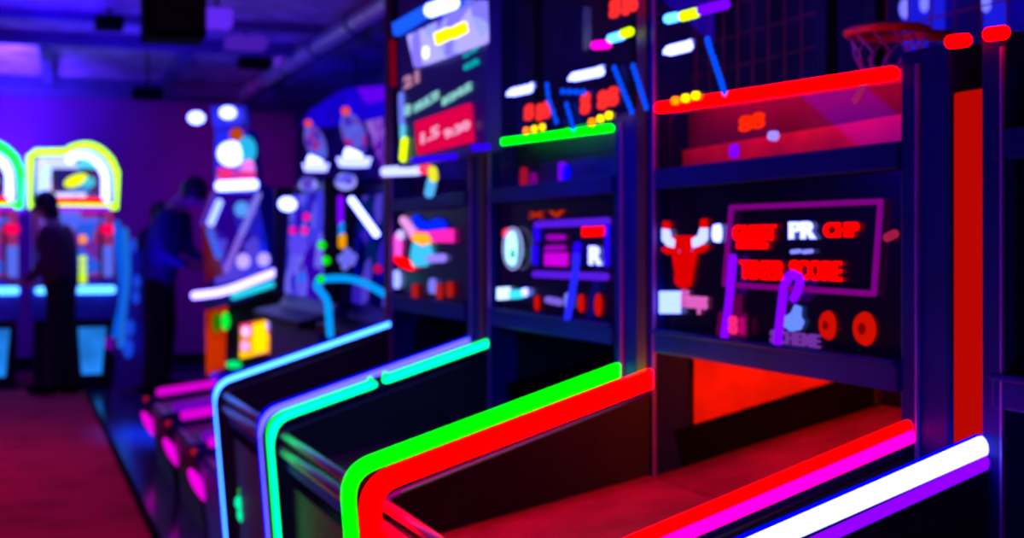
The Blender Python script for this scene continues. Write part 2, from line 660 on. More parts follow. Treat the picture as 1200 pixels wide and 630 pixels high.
    # top light bar and red slat behind it
    if accent:
        m = MB()
        m.tube([(0.05, 0.0, 1.612), (WID - 0.05, 0.0, 1.588)], 0.012 if accent == 'red' else 0.009, 10)
        m.build('window_light', G[accent], root, smooth=True)
        m = MB()
        m.box((WID / 2, 0.072, 1.500), (WID - 0.06, 0.012, 0.046), rot=(0, math.radians(-0.7), 0))
        m.build('window_slat', M['redpanel'] if accent == 'red' else M['frame'], root)
        m = MB()
        m.box((WID / 2, 0.086, 1.54), (WID - 0.06, 0.008, 0.13))
        m.build('window_back', M['maroon'] if accent == 'red' else M['frame2'], root)
        m = MB()
        m.box((WID / 2, 0.02, 1.54), (WID - 0.06, 0.006, 0.13))
        m.build('window_pane', M['glass'], root)
    # safety net, a wire grid at the back of the cage
    m = MB()
    if i < 3:
        for q in range(11):
            x = 0.06 + q * (WID - 0.12) / 10
            m.tube([(x, 0.60, 1.44), (x, 0.60, 2.3)], 0.0022, 4)
        for q in range(10):
            z = 1.46 + q * 0.09
            m.tube([(0.04, 0.60, z), (WID - 0.04, 0.60, z)], 0.0022, 4)
        m.build('safety_net', M['net'], root)
    return root, board


A, A_board = machine(0, 'nearest basketball machine at right edge, bright white rail light on dark side panel',
                     [('white', 0, 0.002, 0.018), ('blue', -0.006, 0.013, 0.009), ('violet', 0.006, -0.019, 0.014)], [('white', 0, 0, 0.018)], M['court'], None)
B, B_board = machine(1, 'basketball machine with red rail lights, orange red ramp and bull head scoreboard',
                     [('red', -0.002, 0.0, 0.024), ('dimmagenta', 0.0, -0.022, 0.007)], [('red', -0.006, 0.010, 0.012), ('magenta', 0.004, -0.006, 0.013)], M['court'], 'red')
Cc, C_board = machine(2, 'basketball machine with sea green left rail, green right rail and blue framed scoreboard',
                      [('seafoam', 0, 0.002, 0.015), ('limeedge', -0.006, -0.012, 0.010), ('limeedge', -0.006, 0.012, 0.008)], [('green', -0.002, 0.004, 0.020)], M['side'], 'green')
D, D_board = machine(3, 'basketball machine with light cyan left rail, lavender right rail and multicoloured logo board',
                     [('cyan', 0, 0, 0.014), ('blue', -0.006, 0.011, 0.009), ('blue', -0.006, -0.011, 0.009)], [('lavender', 0, 0.0, 0.014), ('blue', -0.006, 0.011, 0.008)], M['side'], None)


def rect_on(y, x0, y0, x1, y1):
    """pixel corner pair -> world x0,z0,x1,z1 on plane y"""
    a, b = on_y(x0, y1, y), on_y(x1, y0, y)
    return (a.x, a.z, b.x, b.z)


class Face:
    """things fixed on the front of a board, measured in the photograph and laid on the board's own plane"""
    def __init__(self, board, root, y):
        self.b, self.r, self.y = board, root, y

    def p(self, px, py, out=0.0):
        return on_y(px, py, self.y - out)

    def bar(self, name, a, b, r, mat, out=0.004, label=None):
        m = MB()
        m.tube([self.p(*a, out), self.p(*b, out)], r, 10)
        o = m.build(name, mat, self.b, smooth=True, local=self.r.location)
        if label:
            o['label'] = label
        return o

    def path(self, name, pts, r, mat, out=0.006, label=None, closed=False, rc=0.02):
        m = MB()
        P = [self.p(*a, out) for a in pts]
        m.tube(P if closed else bez(P, 6, rc), r, 10, closed)
        o = m.build(name, mat, self.b, smooth=True, local=self.r.location)
        if label:
            o['label'] = label
        return o

    def poly(self, name, pts, mat, th=0.008, out=0.0, label=None):
        m = MB()
        m.prism([self.p(*a, out) for a in pts], (0, -1, 0), th)
        o = m.build(name, mat, self.b, local=self.r.location)
        if label:
            o['label'] = label
        return o

    def disc(self, name, c, rx, rz, mat, th=0.012, label=None, out=0.0, scale=1):
        m = MB()
        C = self.p(*c, out)
        t = bmesh.new()
        bmesh.ops.create_cone(t, cap_ends=True, segments=28, radius1=1, radius2=0.9, depth=1)
        m.merge(t, Matrix.Translation(C + Vector((0, -th / 2, 0))) @ Matrix.Diagonal((rx, th, rz, 1)) @ Euler((math.pi / 2, 0, 0)).to_matrix().to_4x4())
        o = m.build(name, mat, self.b, local=self.r.location)
        if label:
            o['label'] = label
        return o

    def text(self, body, x0, y0, x1, y1, mat, shear=0.0, slant=0.0, out=0.0, name='lettering'):
        return lettering(name, body, rect_on(self.y - out, x0, y0, x1, y1), self.y - out, mat, self.b, self.r.location, shear=shear, slant=slant)


YB = V + 0.018
# --- bull head scoreboard
f = Face(B_board, B, YB)
fr = G['frameviolet']
m = MB()
fp = [f.p(*q, 0.006) for q in ((857, 243), (1032, 236), (1024, 344), (849, 333))]
for a, b in zip(fp, fp[1:] + fp[:1]):
    m.tube([a, b], 0.0055, 8)
m.build('score_frame', fr, B_board, smooth=True, local=B.location)
redt = glow('red_score_led', (2.2, 0.0, 0.0))
wht = glow('white_score_led', (1.0, 1.1, 5.0))
f.text('GUEST', 861, 263, 910, 282, redt)
f.text('-----', 866, 284, 900, 291, redt)
f.text('PR', 927, 259, 957, 280, wht)
f.text('CHP', 968, 260, 1007, 278, redt)
for q_ in (928, 942):
    f.bar('score_dash', (q_, 295), (q_ + 9, 294), 0.004, glow('blue_white_score_led', (0.3, 0.3, 1.5)))
f.text('TIMER', 869, 306, 920, 326, redt)
f.text('SCORE', 928, 306, 987, 327, redt)
m = MB()
for pp_ in ([(789, 276), (818, 276), (817, 300), (790, 300)], [(790, 299), (817, 299), (812, 322), (794, 322)],
            [(793, 321), (813, 321), (810, 334), (804, 338), (798, 336), (793, 331)],
            [(776, 292), (783, 288), (792, 288), (792, 297), (784, 298)], [(832, 289), (826, 286), (816, 287), (816, 296), (824, 296)]):
    m.prism([f.p(*q) for q in pp_], (0, -1, 0), 0.006)
m.build('bull_face', glow('bull_red', (0.75, 0.0, 0.0)), B_board, local=B.location)
for q in ((796, 294), (811, 293)):
    m = MB()
    m.ball(f.p(*q, 0.007), (0.005, 0.002, 0.004), seg=8, rings=6)
    m.build('bull_eye', glow('bull_eye_rose', (0.35, 0.05, 0.3)), B_board, smooth=True, local=B.location)
for s, pts in ((-1, [(779, 268), (785, 268), (787, 276), (794, 281), (793, 290), (785, 288), (779, 281)]), (1, [(830, 267), (824, 267), (821, 276), (814, 280), (815, 290), (823, 288), (830, 280)])):
    f.poly('bull_horn', pts, glow('horn_white', (0.7, 0.8, 2.0)), 0.008, label='white horn')
f.poly('horn_tip', [(779, 269), (786, 269), (785, 259), (780, 259)], glow('bull_red', (0.75, 0, 0)), 0.007)
f.poly('horn_tip', [(823, 268), (830, 268), (829, 256), (824, 257)], glow('bull_red', (0.75, 0, 0)), 0.007)
f.poly('logo_plate', [(773, 341), (798, 341), (798, 367), (772, 367)], glow('plate_white', (0.6, 0.85, 3.5)), 0.01)
f.text('Hoops', 800, 341, 829, 366, glow('script_pink', (0.75, 0.12, 0.55)), shear=0.004, name='script_lettering')
f.disc('indicator_lamp', (843, 273), 0.013, 0.02, wht)
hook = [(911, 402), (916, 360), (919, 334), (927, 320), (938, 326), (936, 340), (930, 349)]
f.path('reflection_hook', hook, 0.0085, glow('reflection_purple', (0.28, 0.0, 1.3)), 0.012, rc=0.008)  # glowing tube stands in for a rail light reflected in the board
f.path('reflection_stick', [(849, 394), (855, 350), (859, 302)], 0.0085, glow('reflection_purple', (0.28, 0.0, 1.3)), 0.012)  # second rail reflection, also built as a glowing tube
f.poly('emblem', [(920, 381), (922, 371), (930, 366), (934, 357), (940, 360), (939, 370), (943, 377), (939, 386), (929, 388)], glow('emblem_blue', (0.15, 0.28, 1.3)), 0.006)
f.text('SCHEME', 905, 392, 962, 401, glow('strip_violet', (0.16, 0.03, 0.35)))
for c, rx, rz, in (((971, 381), 0.026, 0.027), ((1014, 385), 0.033, 0.030)):
    o = f.disc('round_button', c, rx, rz, glow('button_red', (0.62, 0.004, 0.0)), 0.006)
    m = MB()
    m.cyl(f.p(*c) + Vector((0, -0.007, 0)), rx * 0.3, 0.003, 'Y')
    m.build('button_core', glow('button_dark_red', (0.2, 0, 0)), o, local=B.location)
f.poly('ticket_panel', [(846, 365), (876, 367), (875, 395), (843, 392)], glow('ticket_dim', (0.10, 0.0, 0.06)), 0.008)
f.poly('ticket_stub', [(862, 345), (870, 345), (870, 366), (862, 366)], glow('ticket_dim', (0.10, 0.0, 0.06)), 0.008)
f.text('8', 856, 370, 865, 391, glow('ticket_pink', (1.0, 0.02, 0.2)), out=0.008)
f.text('I', 869, 372, 873, 391, glow('ticket_magenta', (0.5, 0.0, 0.15)), out=0.008)
f.bar('side_lamp', (1040, 278), (1048, 274), 0.008, glow('dim_rose', (0.35, 0.01, 0.06)))

# --- blue framed scoreboard
f = Face(C_board, Cc, YB)
bl = glow('frame_blue', (0.02, 0.0, 1.0))
vi = glow('frame_violet_blue', (0.10, 0.01, 0.8))
f.bar('score_frame', (629, 263), (712, 259), 0.010, vi)
f.bar('score_frame', (627, 321), (710, 324), 0.010, vi)
f.bar('score_frame', (629, 266), (629, 280), 0.010, bl)
f.bar('score_frame', (627, 290), (627, 307), 0.010, bl)
f.bar('score_frame', (677, 288), (675, 306), 0.012, bl)
f.bar('score_frame', (712, 263), (711, 310), 0.007, bl)
f.bar('message_bar', (643, 278), (660, 278), 0.008, glow('magenta_dim', (0.35, 0.0, 0.5)))
f.bar('message_bar', (641, 291), (660, 290), 0.008, glow('magenta_dim', (0.35, 0.0, 0.5)))
f.poly('message_panel', [(641, 296), (666, 296), (665, 312), (641, 311)], glow('magenta_mid', (0.65, 0.0, 0.8)))
f.poly('timer_box', [(685, 266), (710, 265), (710, 276), (685, 277)], redt)
f.text('R', 692, 288, 706, 310, wht)
f.text('X V', 620, 246, 662, 256, glow('dim_red_text', (0.5, 0.02, 0.0)))
o = f.disc('oval_emblem', (601, 291), 0.040, 0.052, glow('emblem_white', (0.7, 1.6, 2.4)), 0.01)
m = MB()
m.tube([f.p(601 + 11 * math.cos(a), 291 + 24 * math.sin(a), 0.012) for a in [q * math.pi / 10 for q in range(20)]], 0.0035, 6, True)
m.build('emblem_ring', glow('emblem_pale_blue', (0.35, 0.4, 0.9)), o, smooth=True, local=Cc.location)
m = MB()
m.prism([f.p(600, 292, 0.013), f.p(603, 292, 0.013), f.p(604, 302, 0.013), f.p(599, 302, 0.013)], (0, -1, 0), 0.004)
m.build('emblem_leaf', glow('emblem_green', (0.05, 0.5, 0.3)), o, local=Cc.location)
f.ball = None
f.poly('emblem_tip', [(594, 270), (599, 267), (599, 275), (594, 278)], glow('emblem_red', (1.2, 0.03, 0.1)), 0.014)
f.poly('logo_plate', [(585, 337), (598, 336), (598, 350), (585, 351)], glow('plate_cool', (0.9, 1.3, 2.2)))
f.bar('logo_lettering', (601, 345), (611, 344), 0.013, glow('logo_cyan', (0.05, 0.9, 1.3)))
f.disc('indicator_lamp', (617, 342), 0.012, 0.012, wht)
f.path('reflection_stick', [(665, 372), (669, 350), (674, 322), (676, 300)], 0.010, glow('reflection_blue', (0.02, 0.02, 1.2)), 0.03)  # blue reflection on this board, built as a glowing tube
for c, rx, rz in (((630, 355), 0.014, 0.022), ((682, 355), 0.016, 0.024), ((702, 357), 0.019, 0.029)):
    o = f.disc('round_button', c, rx, rz, glow('button_red', (0.62, 0.004, 0.0)), 0.006)
f.bar('button_plate', (642, 351), (656, 354), 0.010, glow('plate_violet', (0.2, 0.12, 0.8)))
f.disc('indicator_lamp', (668, 352), 0.015, 0.022, glow('lamp_periwinkle', (0.2, 0.2, 1.0)))

# --- coloured logo board of the fourth machine
f = Face(D_board, D, YB)
f.poly('logo_crest', [(484, 255), (489, 251), (496, 258), (505, 261), (510, 256), (518, 256), (524, 262), (523, 272), (500, 272), (488, 266)], glow('crest_blue', (0.0, 0.02, 1.1)))
f.poly('logo_band', [(480, 270), (503, 271), (532, 268), (532, 284), (505, 283), (484, 279)], glow('crest_magenta', (1.2, 0.02, 0.55)), 0.012)
f.poly('logo_flame', [(484, 272), (505, 273), (510, 281), (500, 288), (488, 282)], glow('crest_orange', (1.6, 0.5, 0.02)), 0.016)
f.poly('logo_shield', [(487, 284), (505, 286), (508, 298), (500, 312), (487, 312), (484, 300)], glow('crest_cyan', (0.05, 0.6, 1.0)), 0.012)
f.bar('logo_lettering', (503, 303), (520, 302), 0.014, glow('crest_lilac', (0.35, 0.25, 1.3)))
f.path('logo_mascot_arm', [(473, 258), (479, 266), (486, 274)], 0.017, glow('arm_pale', (0.9, 0.35, 0.9)))
f.disc('logo_oval', (467, 288), 0.048, 0.052, glow('oval_pink', (1.3, 0.1, 0.9)), 0.01)
f.disc('oval_cap', (471, 275), 0.030, 0.018, glow('oval_white', (0.8, 0.6, 1.6)), 0.014)
f.path('logo_underline', [(466, 303), (472, 308), (482, 312)], 0.016, redt)
f.disc('logo_ball', (466, 327), 0.045, 0.036, glow('ball_white', (0.5, 0.6, 1.8)), 0.012)
for c in ((488, 341), (517, 341), (529, 339)):
    f.disc('round_button', c, 0.022, 0.028, glow('button_dim_red', (0.4, 0.01, 0.01)), 0.014)
f.disc('indicator_lamp', (509, 335), 0.024, 0.028, glow('lamp_periwinkle', (0.2, 0.2, 1.0)), 0.016)
f.bar('curved_tube', (451, 201), (490, 199), 0.018, glow('tube_white', (0.8, 0.9, 2.2)), 0.06)
f.bar('curved_tube', (496, 198), (502, 198), 0.018, glow('tube_red', (1.4, 0.05, 0.15)), 0.06)
f.bar('curved_tube', (507, 200), (508, 208), 0.016, glow('tube_yellow', (0.9, 0.9, 0.02)), 0.06)
f.bar('curved_tube', (506, 213), (503, 226), 0.017, glow('tube_cyan', (0.1, 0.5, 1.1)), 0.06)

# small lit figures standing in the window of the second machine
f = Face(Cc, Cc, V + 0.035)
for x, c, h in ((583, 'blue', 28), (614, 'dimred', 16), (625, 'frameviolet', 10), (659, 'purple', 22), (664, 'blue', 18)):
    f.bar('window_lamp', (x, 216), (x, 216 - h), 0.012, G[c], 0)
f = Face(B, B, V + 0.02)
f.text('88', 868, 132, 897, 156, glow('window_red_digits', (1.1, 0.02, 0.0)), name='window_digits', slant=0.004)
f.disc('window_lamp', (909, 159), 0.013, 0.010, glow('lamp_pale', (0.4, 0.3, 1.2)))
f.disc('window_lamp', (863, 177), 0.011, 0.015, G['purple'])
f.bar('window_strut', (1002, 118), (1014, 96), 0.006, glow('strut_rose', (0.3, 0.01, 0.12)))

area('inner_wall_fill', (B.location.x + 0.92, V + 0.30, 1.02), (B.location.x, V + 0.30, 1.03), 0.5, (1.0, 0.06, 0.0), 1.6, 0.06, 70)  # unseen light added to brighten the orange inner wall
# hoop of the red machine, high in its cage
m = MB()
hc = on_y(1040, 38, 1.80)
m.tube([hc + Vector((0.085 * math.cos(a), 0.085 * math.sin(a), 0)) for a in [q * math.pi / 14 for q in range(28)]], 0.010, 8, True)
m.box(hc + Vector((0, 0.12, 0)), (0.04, 0.08, 0.02))
hp = m.build('hoop', pbr('hoop_red_paint', (0.9, 0.08, 0.05), 0.4), B, smooth=True, local=B.location)
m = MB()
for q in range(12):
    a = q * math.pi / 6
    b = a + math.pi / 6
    m.tube([hc + Vector((0.085 * math.cos(a), 0.085 * math.sin(a), 0)), hc + Vector((0.07 * math.cos(b), 0.07 * math.sin(b), -0.05)), hc + Vector((0.05 * math.cos(a), 0.05 * math.sin(a), -0.10))], 0.003, 5)
m.build('net', pbr('net_violet', (0.5, 0.3, 0.9), 0.7), hp, local=B.location)
m = MB()
m.box(hc + Vector((0, 0.165, 0.10)), (0.4, 0.012, 0.3))
m.build('backboard', M['glass'], B, local=B.location)

# blue lamp bars on the wall behind, seen over the posts
for q, (px, y0, y1, r, lab) in enumerate(((1072, -8, 48, .045, 'blue lamp bar high on the rear wall, leftmost above the dark post'), (1094, -8, 30, .040, 'blue lamp bar high on the rear wall, between its two neighbours'), (1167, -8, 28, .040, 'blue lamp bar high on the rear wall, rightmost, above a red lamp'))):
    m = MB()
    n = 4
    yv = WALLV - 0.06
    pts = [on_y(px, y0 + (y1 - y0) * b / (n - 1), yv) for b in range(n)]
    m.tube([pts[0] + Vector((0, 0, 0.1)), pts[-1]], r * 0.5, 8)
    for p in pts:
        m.ball(p, (r, r, r * 1.1), seg=12, rings=8)
    o = tag(m.build('wall_lamp_bar', glow('cluster_blue', (0.01, 0.01, 0.75)), smooth=True), lab, 'light', 'blue lamp bars on the rear wall')
    m = MB()
    for p in pts[:1]:
        m.ball(pts[1] + Vector((0, -r * 0.9, 0)), (r * .5, r * .4, r * .8), seg=10, rings=6)
    m.build('lamp_core', glow('cluster_core', (0.25, 0.25, 1.6)), o, smooth=True, local=o.location)
for a, b, par in (((1115, 49), (1131, 47), B), ((1160, 40), (1175, 38), A)):
    m = MB()
    m.tube([on_y(*a, V - 0.02), on_y(*b, V - 0.02)], 0.011, 8)
    m.build('red_lamp', G['red'], par, smooth=True, local=par.location)

# red column between the two nearest machines
m = MB()
c0 = on_y(1130, 300, V + 0.02)
m.box((-1.7875, V + 0.03, 0.77), (0.068, 0.05, 1.54), bev=0.006)
tag(m.build('divider_column', glow('warm_red_diffuser', (0.48, 0.002, 0.0), 1.0)), 'tall flat glowing red column between the two nearest machines', 'light')

# sign over the fourth machine
YS = V - 0.17
sg = thing('hanging_sign', on_y(517, 185, YS), 'tall hanging sign with white and yellow banner, pale lettering and red score box', 'sign')
m = MB()
q = [on_y(*c, YS) for c in ((467, 196), (571, 176), (571, -20), (467, -20))]
m.prism(q, (0, 1, 0), 0.04)
sb = m.build('sign_board', pbr('navy_sign_board', (0.02, 0.015, 0.16), 0.4), sg, local=sg.location)
f = Face(sb, sg, YS)
m = MB()
for px in (480, 560):
    p = on_y(px, -18, YS)
    m.tube([(p.x, YS + 0.02, p.z), (p.x, YS + 0.02, CEIL - 0.003)], 0.008, 6)
m.tube([on_y(480, -18, YS) + Vector((0, 0.02, 0.01)), on_y(560, -18, YS) + Vector((0, 0.02, 0.01))], 0.008, 6)
m.build('hanging_rod', M['frame2'], sg, local=sg.location)
bn = f.poly('banner', [(484, 42), (572, 1), (573, 50), (492, 79)], screen('banner_print', [(0.25, 0.2, 1.2), (0.5, 0.45, 1.4), (0.2, 0.08, 0.9), (0.35, 0.4, 1.4)], 9), 0.02)
f.poly('banner_word', [(519, 40), (535, 33), (537, 46), (522, 53)], glow('banner_yellow', (1.8, 1.6, 0.0)), 0.03)
f.poly('banner_word', [(538, 34), (555, 26), (557, 38), (541, 46)], glow('banner_yellow', (1.8, 1.6, 0.0)), 0.03)
f.disc('banner_spot', (508, 62), 0.022, 0.020, G['whitehot'], 0.03)
f.poly('top_lamp', [(466, 28), (540, -14), (542, 6), (500, 22), (468, 42)], glow('top_lamp_blue', (0.01, 0.12, 1.4)), 0.02)
f.bar('top_lamp_core', (505, 12), (530, 3), 0.022, G['whitehot'], 0.03)
f.poly('score_box', [(490, 143), (553, 121), (556, 166), (493, 181)], glow('score_box_red', (0.75, 0.0, 0.07)), 0.012)
for b_, x0, y0, x1, y1 in (('1.5', 495, 151, 515, 169), ('9:30', 522, 145, 551, 163)):
    f.text(b_, x0, y0, x1, y1, glow('score_pink', (0.95, 0.35, 0.6)), out=0.013, slant=0.012)
tl = glow('pale_teal_text', (0.25, 0.62, 0.62))
f.text('0', 475, 122, 482, 137, tl, slant=0.004)
f.text('MULTI', 487, 113, 514, 132, tl, slant=0.018)
f.text('BONUS', 520, 104, 553, 124, tl, slant=0.02)
f.text('21', 474, 84, 491, 105, glow('rose_text', (0.5, 0.2, 0.4)), slant=0.006)
f.text('37', 544, 58, 562, 68, glow('teal_text', (0.0, 0.4, 0.45)), slant=0.006)
f.text('82', 545, 70, 562, 83, glow('teal_text', (0.0, 0.5, 0.5)), slant=0.006)
f.bar('edge_light', (475, 165), (473, 185), 0.014, G['lime'], label='yellow green lower part of edge light')
f.bar('edge_light', (473, 150), (473, 160), 0.013, glow('edge_cyan', (0.1, 0.6, 0.9)))
f.bar('edge_light', (471, 112), (472, 145), 0.013, glow('edge_lilac', (0.15, 0.2, 1.0)))
f.bar('bottom_light', (484, 188), (533, 183), 0.010, glow('bottom_indigo', (0.03, 0.0, 0.9)), 0.03)
f.bar('bottom_light', (555, 173), (572, 172), 0.010, glow('bottom_indigo', (0.03, 0.0, 0.9)), 0.03)

# reflections of score displays, built as glowing shapes on glass panes
YH = V - 0.03
hs = [dict(w=(596, 96, 625, 113), r=((616, 122, 626, 143), (630, 119, 645, 143)), y=(615, 153, 640, 149), s=(((641, 100), (643, 118)), ((644, 120), (652, 142))), rm='red', lab='leftmost of three score displays reflected in glass, over the left half of the green bar'),
      dict(w=(668, 76, 708, 95), r=((682, 108, 692, 136), (702, 102, 725, 130)), y=(692, 143, 718, 135), s=(((659, 107), (684, 108)), ((664, 123), (672, 150)), ((720, 80), (740, 130)), ((742, 78), (757, 125))), rm='red', lab='middle score display reflected in glass, widest white letters and long blue dotted bars'),
      dict(w=(780, 46, 811, 64), r=((716, -4, 728, 24), (731, -8, 748, 20)), y=(790, 118, 820, 112), s=(((829, 47), (833, 60)), ((836, 68), (849, 108))), rm='red', lab='rightmost score display reflected in glass, above the long red light bar')]
panels = []  # roots of the reflected score displays
for h in hs:
    x0, y0, x1, y1 = h['w']
    root = thing('reflected_score_display', on_y(x0 + 20, 160, YH), h['lab'], 'reflection', 'reflected score displays')
    panels.append(root)
    f = Face(root, root, YH)
    a = on_y(x0 - 8, 160, YH)
    b = on_y(x1 + (26 if h is not hs[0] else 22), -10, YH)
    m = MB()
    m.box(((a.x + b.x) / 2, YH + 0.004, (a.z + b.z) / 2 + 0.02), (b.x - a.x, 0.006, b.z - a.z))
    m.build('glass_pane', M['glass'], root, local=root.location)
    wt = glow('white_reflected_letters', (1.2, 1.4, 7.0))
    f.text('BEST' if h is hs[1] else 'HIGH', x0, y0 + 3, x1, y1, wt, slant=0.005)
    f.bar('letter_reflection', (x0 + 5, y1 - 5), (x1 - 5, y0 + 8), 0.012, wt, 0.0)
    for (rx0, ry0, rx1, ry1) in h['r']:
        f.text('8' if rx1 - rx0 < 13 else '88', rx0, ry0, rx1, ry1, glow('reflected_red_digit', (1.2, 0.03, 0.03)), slant=0.005, name='reflected_red_digits')
    xa_, ya_, xb_, yb_ = h['y']
    for q in range(3):
        f.disc('yellow_reflection', (xa_ + 3 + (xb_ - xa_ - 6) * q / 2, ya_ + (yb_ - ya_) * q / 2), 0.013, 0.009, G['amber' if q == 0 else 'yellow'], 0.008)
    for (p0, p1) in h['s']:
        m = MB()
        n = max(3, int(math.hypot(p1[0] - p0[0], p1[1] - p0[1]) / 6))
        for q in range(n):
            c = f.p(p0[0] + (p1[0] - p0[0]) * q / (n - 1), p0[1] + (p1[1] - p0[1]) * q / (n - 1), 0.01)
            m.ball(c, (0.0075, 0.006, 0.009), seg=8, rings=6)
        m.tube([f.p(*p0, 0.01), f.p(*p1, 0.01)], 0.004, 6)
        m.build('dotted_reflection', glow('dotted_blue', (0.0, 0.08, 1.2)), root, smooth=True, local=root.location)
f = Face(root, root, YH)
for a, b, c in (((697, 53), (712, 52), 'pink'), ((716, 45), (728, 42), 'cyan'), ((730, 40), (738, 37), 'lime'), ((783, 22), (792, 20), 'cyan'), ((800, 19), (815, 15), 'lime'), ((822, 12), (850, 5), 'purple')):
    f = Face(panels[1 if a[0] < 760 else 2], panels[1 if a[0] < 760 else 2], YH)
    f.bar('colour_reflection', a, b, 0.011, G[c], 0)  # coloured reflections, emissive like the rest of these panes
# ------------------------------------------------------------------ low ball rollers further down the row
LZ = 0.37


def roller(ux, label, z_top, pods, panel):
    """low lane machine with magenta rails at the front and a lit tower behind"""
    ox = -ux
    yf = 0.80
    root = thing('ball_roller_machine', (ox, yf, 0), label, 'arcade machine', 'low ball roller machines')
    m = MB()
    m.prism([(0, 0.05, 0), (0, 0.0, LZ - 0.02), (0, 0.62, LZ + 0.07), (0, 0.62, 0)], (1, 0, 0), 0.90)
    m.build('lane_body', M['bluebody'] if panel else M['black'], root)
    m = MB()
    m.prism([(0.07, 0.01, LZ), (0.07, 0.60, LZ + 0.085), (0.07, 0.60, LZ + 0.07), (0.07, 0.01, LZ - 0.012)], (1, 0, 0), 0.76)
    m.build('lane', M['lane'], root)
    for x in (0.03, 0.87):
        m = MB()
        m.box((x, 0.31, LZ + 0.045), (0.05, 0.66, 0.05), rot=(math.radians(8), 0, 0), bev=0.012)
        sr = m.build('side_rail', M['frame'], root)
        m = MB()
        m.tube([(x, 0.06, LZ + 0.058), (x, 0.50, LZ + 0.112)], 0.024, 10)
        m.build('rail_light', glow('magenta_rail', (0.75, 0.0, 0.72)) if x < 0.1 else glow('violet_rail', (0.16, 0.0, 0.5)), sr, smooth=True)
        m = MB()
        m.ball((x, 0.0, LZ - 0.13), (0.030, 0.024, 0.088), rot=(0.5, 0, 0), seg=14, rings=10)
        if x > 0.1:
            m.bm.free()
            continue
        m.build('front_lamp', glow('magenta_pod', (1.0, 0.0, 0.85)), root, smooth=True)
        m = MB()
        m.ball((x, -0.02, LZ + 0.02), (0.016, 0.016, 0.016))
        m.build('red_marker_lamp', G['dimred'], root, smooth=True)
    m = MB()
    m.tube([(0.03, 0.03, LZ - 0.01), (0.87, 0.03, LZ - 0.01)], 0.014, 8)
    m.build('front_bar', pbr('violet_paint', (0.4, 0.08, 0.7), 0.35), root, smooth=True)
    return root


R1 = roller(6.27, 'nearest low ball roller machine, largest magenta front lamp, beside the cyan rail', 0.37, 1, True)
R2 = roller(7.30, 'middle low ball roller machine, with short magenta rail beside the cyan rail', 0.37, 1, False)
R3 = roller(8.50, 'farthest low ball roller machine, smallest magenta front lamp and longest magenta rail', 0.37, 1, False)


def blob_part(root, name, px, py, depth, s, mat, rot=None):
    m = MB()
    m.ball(from_depth(px, py, depth), s, rot)
    return m.build(name, mat, root, smooth=True, local=root.location)


def bar_part(root, name, pts, depth, r, mat, rc=0.05):
    m = MB()
    ds = depth if isinstance(depth, (list, tuple)) else [depth] * len(pts)
    P = [from_depth(a, b, d) for (a, b), d in zip(pts, ds)]
    m.tube(bez(P, 6, rc), r, 10)
    return m.build(name, mat, root, smooth=True, local=root.location)


# ----- towers with white lamp toppers (px about 330-455)
for (nm, lab, x0, x1, yb, dd) in (('tower', 'blue arcade tower with slanting white light tube and white lamp topper', 388, 450, 325, 6.6),
                                  ('tower2', 'blue arcade tower with round white lamp, pink dots and a lamp topper', 306, 378, 325, 7.8)):
    a = from_depth((x0 + x1) / 2, yb, dd)
    yv = a.y
    root = thing('arcade_tower', (a.x, yv, 0), lab, 'arcade machine')
    wx = abs(on_y(x1, 300, yv).x - on_y(x0, 300, yv).x) * (0.78 if nm == 'tower2' else 0.96)
    zt = on_y((x0 + x1) / 2, 214, yv).z
    m = MB()
    m.prism([(-wx / 2, 0.0, 0), (-wx / 2, 0.0, 0.85), (-wx / 2, 0.10, 1.0), (-wx / 2, 0.14, zt), (-wx / 2, 0.55, zt), (-wx / 2, 0.55, 0)], (1, 0, 0), wx)
    m.build('cabinet_body', pbr('navy_cabinet', (0.02, 0.03, 0.4), 0.4), root)
    m = MB()
    m.prism([(-wx / 2 + 0.05, 0.096, 1.01), (-wx / 2 + 0.05, 0.136, zt - 0.05), (-wx / 2 + 0.05, 0.12, zt - 0.05), (-wx / 2 + 0.05, 0.08, 1.01)], (1, 0, 0), wx - 0.1)
    if nm == 'tower':
        scr = m.build('screen', screen('tower_screen', [(0.0, 0.0, 0.25), (0.03, 0.01, 0.5), (0.0, 0.01, 0.12), (0.07, 0.04, 0.6), (0.0, 0.0, 0.06)], 7), root)
    else:
        scr = m.build('screen', screen('tower_screen_bright', [(0.05, 0.04, 0.8), (0.12, 0.10, 0.9), (0.02, 0.02, 0.6), (0.16, 0.13, 0.9), (0.03, 0.0, 0.45)], 6), root)
    for s in (-1, 1):
        m = MB()
        m.box((s * (wx / 2 - 0.015), 0.09, (zt + 1.0) / 2), (0.03, 0.12, zt - 1.0), bev=0.008)
        m.build('side_fin', M['frame2'], root)
    m = MB()
    m.box((0, -0.02, 0.9), (wx - 0.04, 0.16, 0.05), rot=(math.radians(12), 0, 0), bev=0.01)
    m.build('control_deck', M['black'], root)
    if nm == 'tower':
        T1 = root
    else:
        T2 = root
dt = 6.45
bar_part(T1, 'slanted_tube', [(412, 234), (441, 274)], dt, 0.016, G['whitehot'])
bar_part(T1, 'vertical_tube', [(399, 232), (399, 262)], dt, 0.014, G['purple'])
bar_part(T1, 'vertical_tube', [(400, 262), (400, 276)], dt, 0.014, glow('tube_azure', (0.0, 0.25, 1.0)))
bar_part(T1, 'vertical_tube', [(401, 277), (401, 287)], dt, 0.018, glow('tube_ochre', (0.9, 0.35, 0.0)))
for c, s in (((407, 296), .022), ((401, 303), .022), ((411, 306), .022), ((404, 312), .018), ((414, 301), .018)):
    blob_part(T1, 'blue_ball', c[0], c[1], dt - 0.1, (s, s, s), glow('ball_periwinkle', (0.15, 0.15, 0.9)))
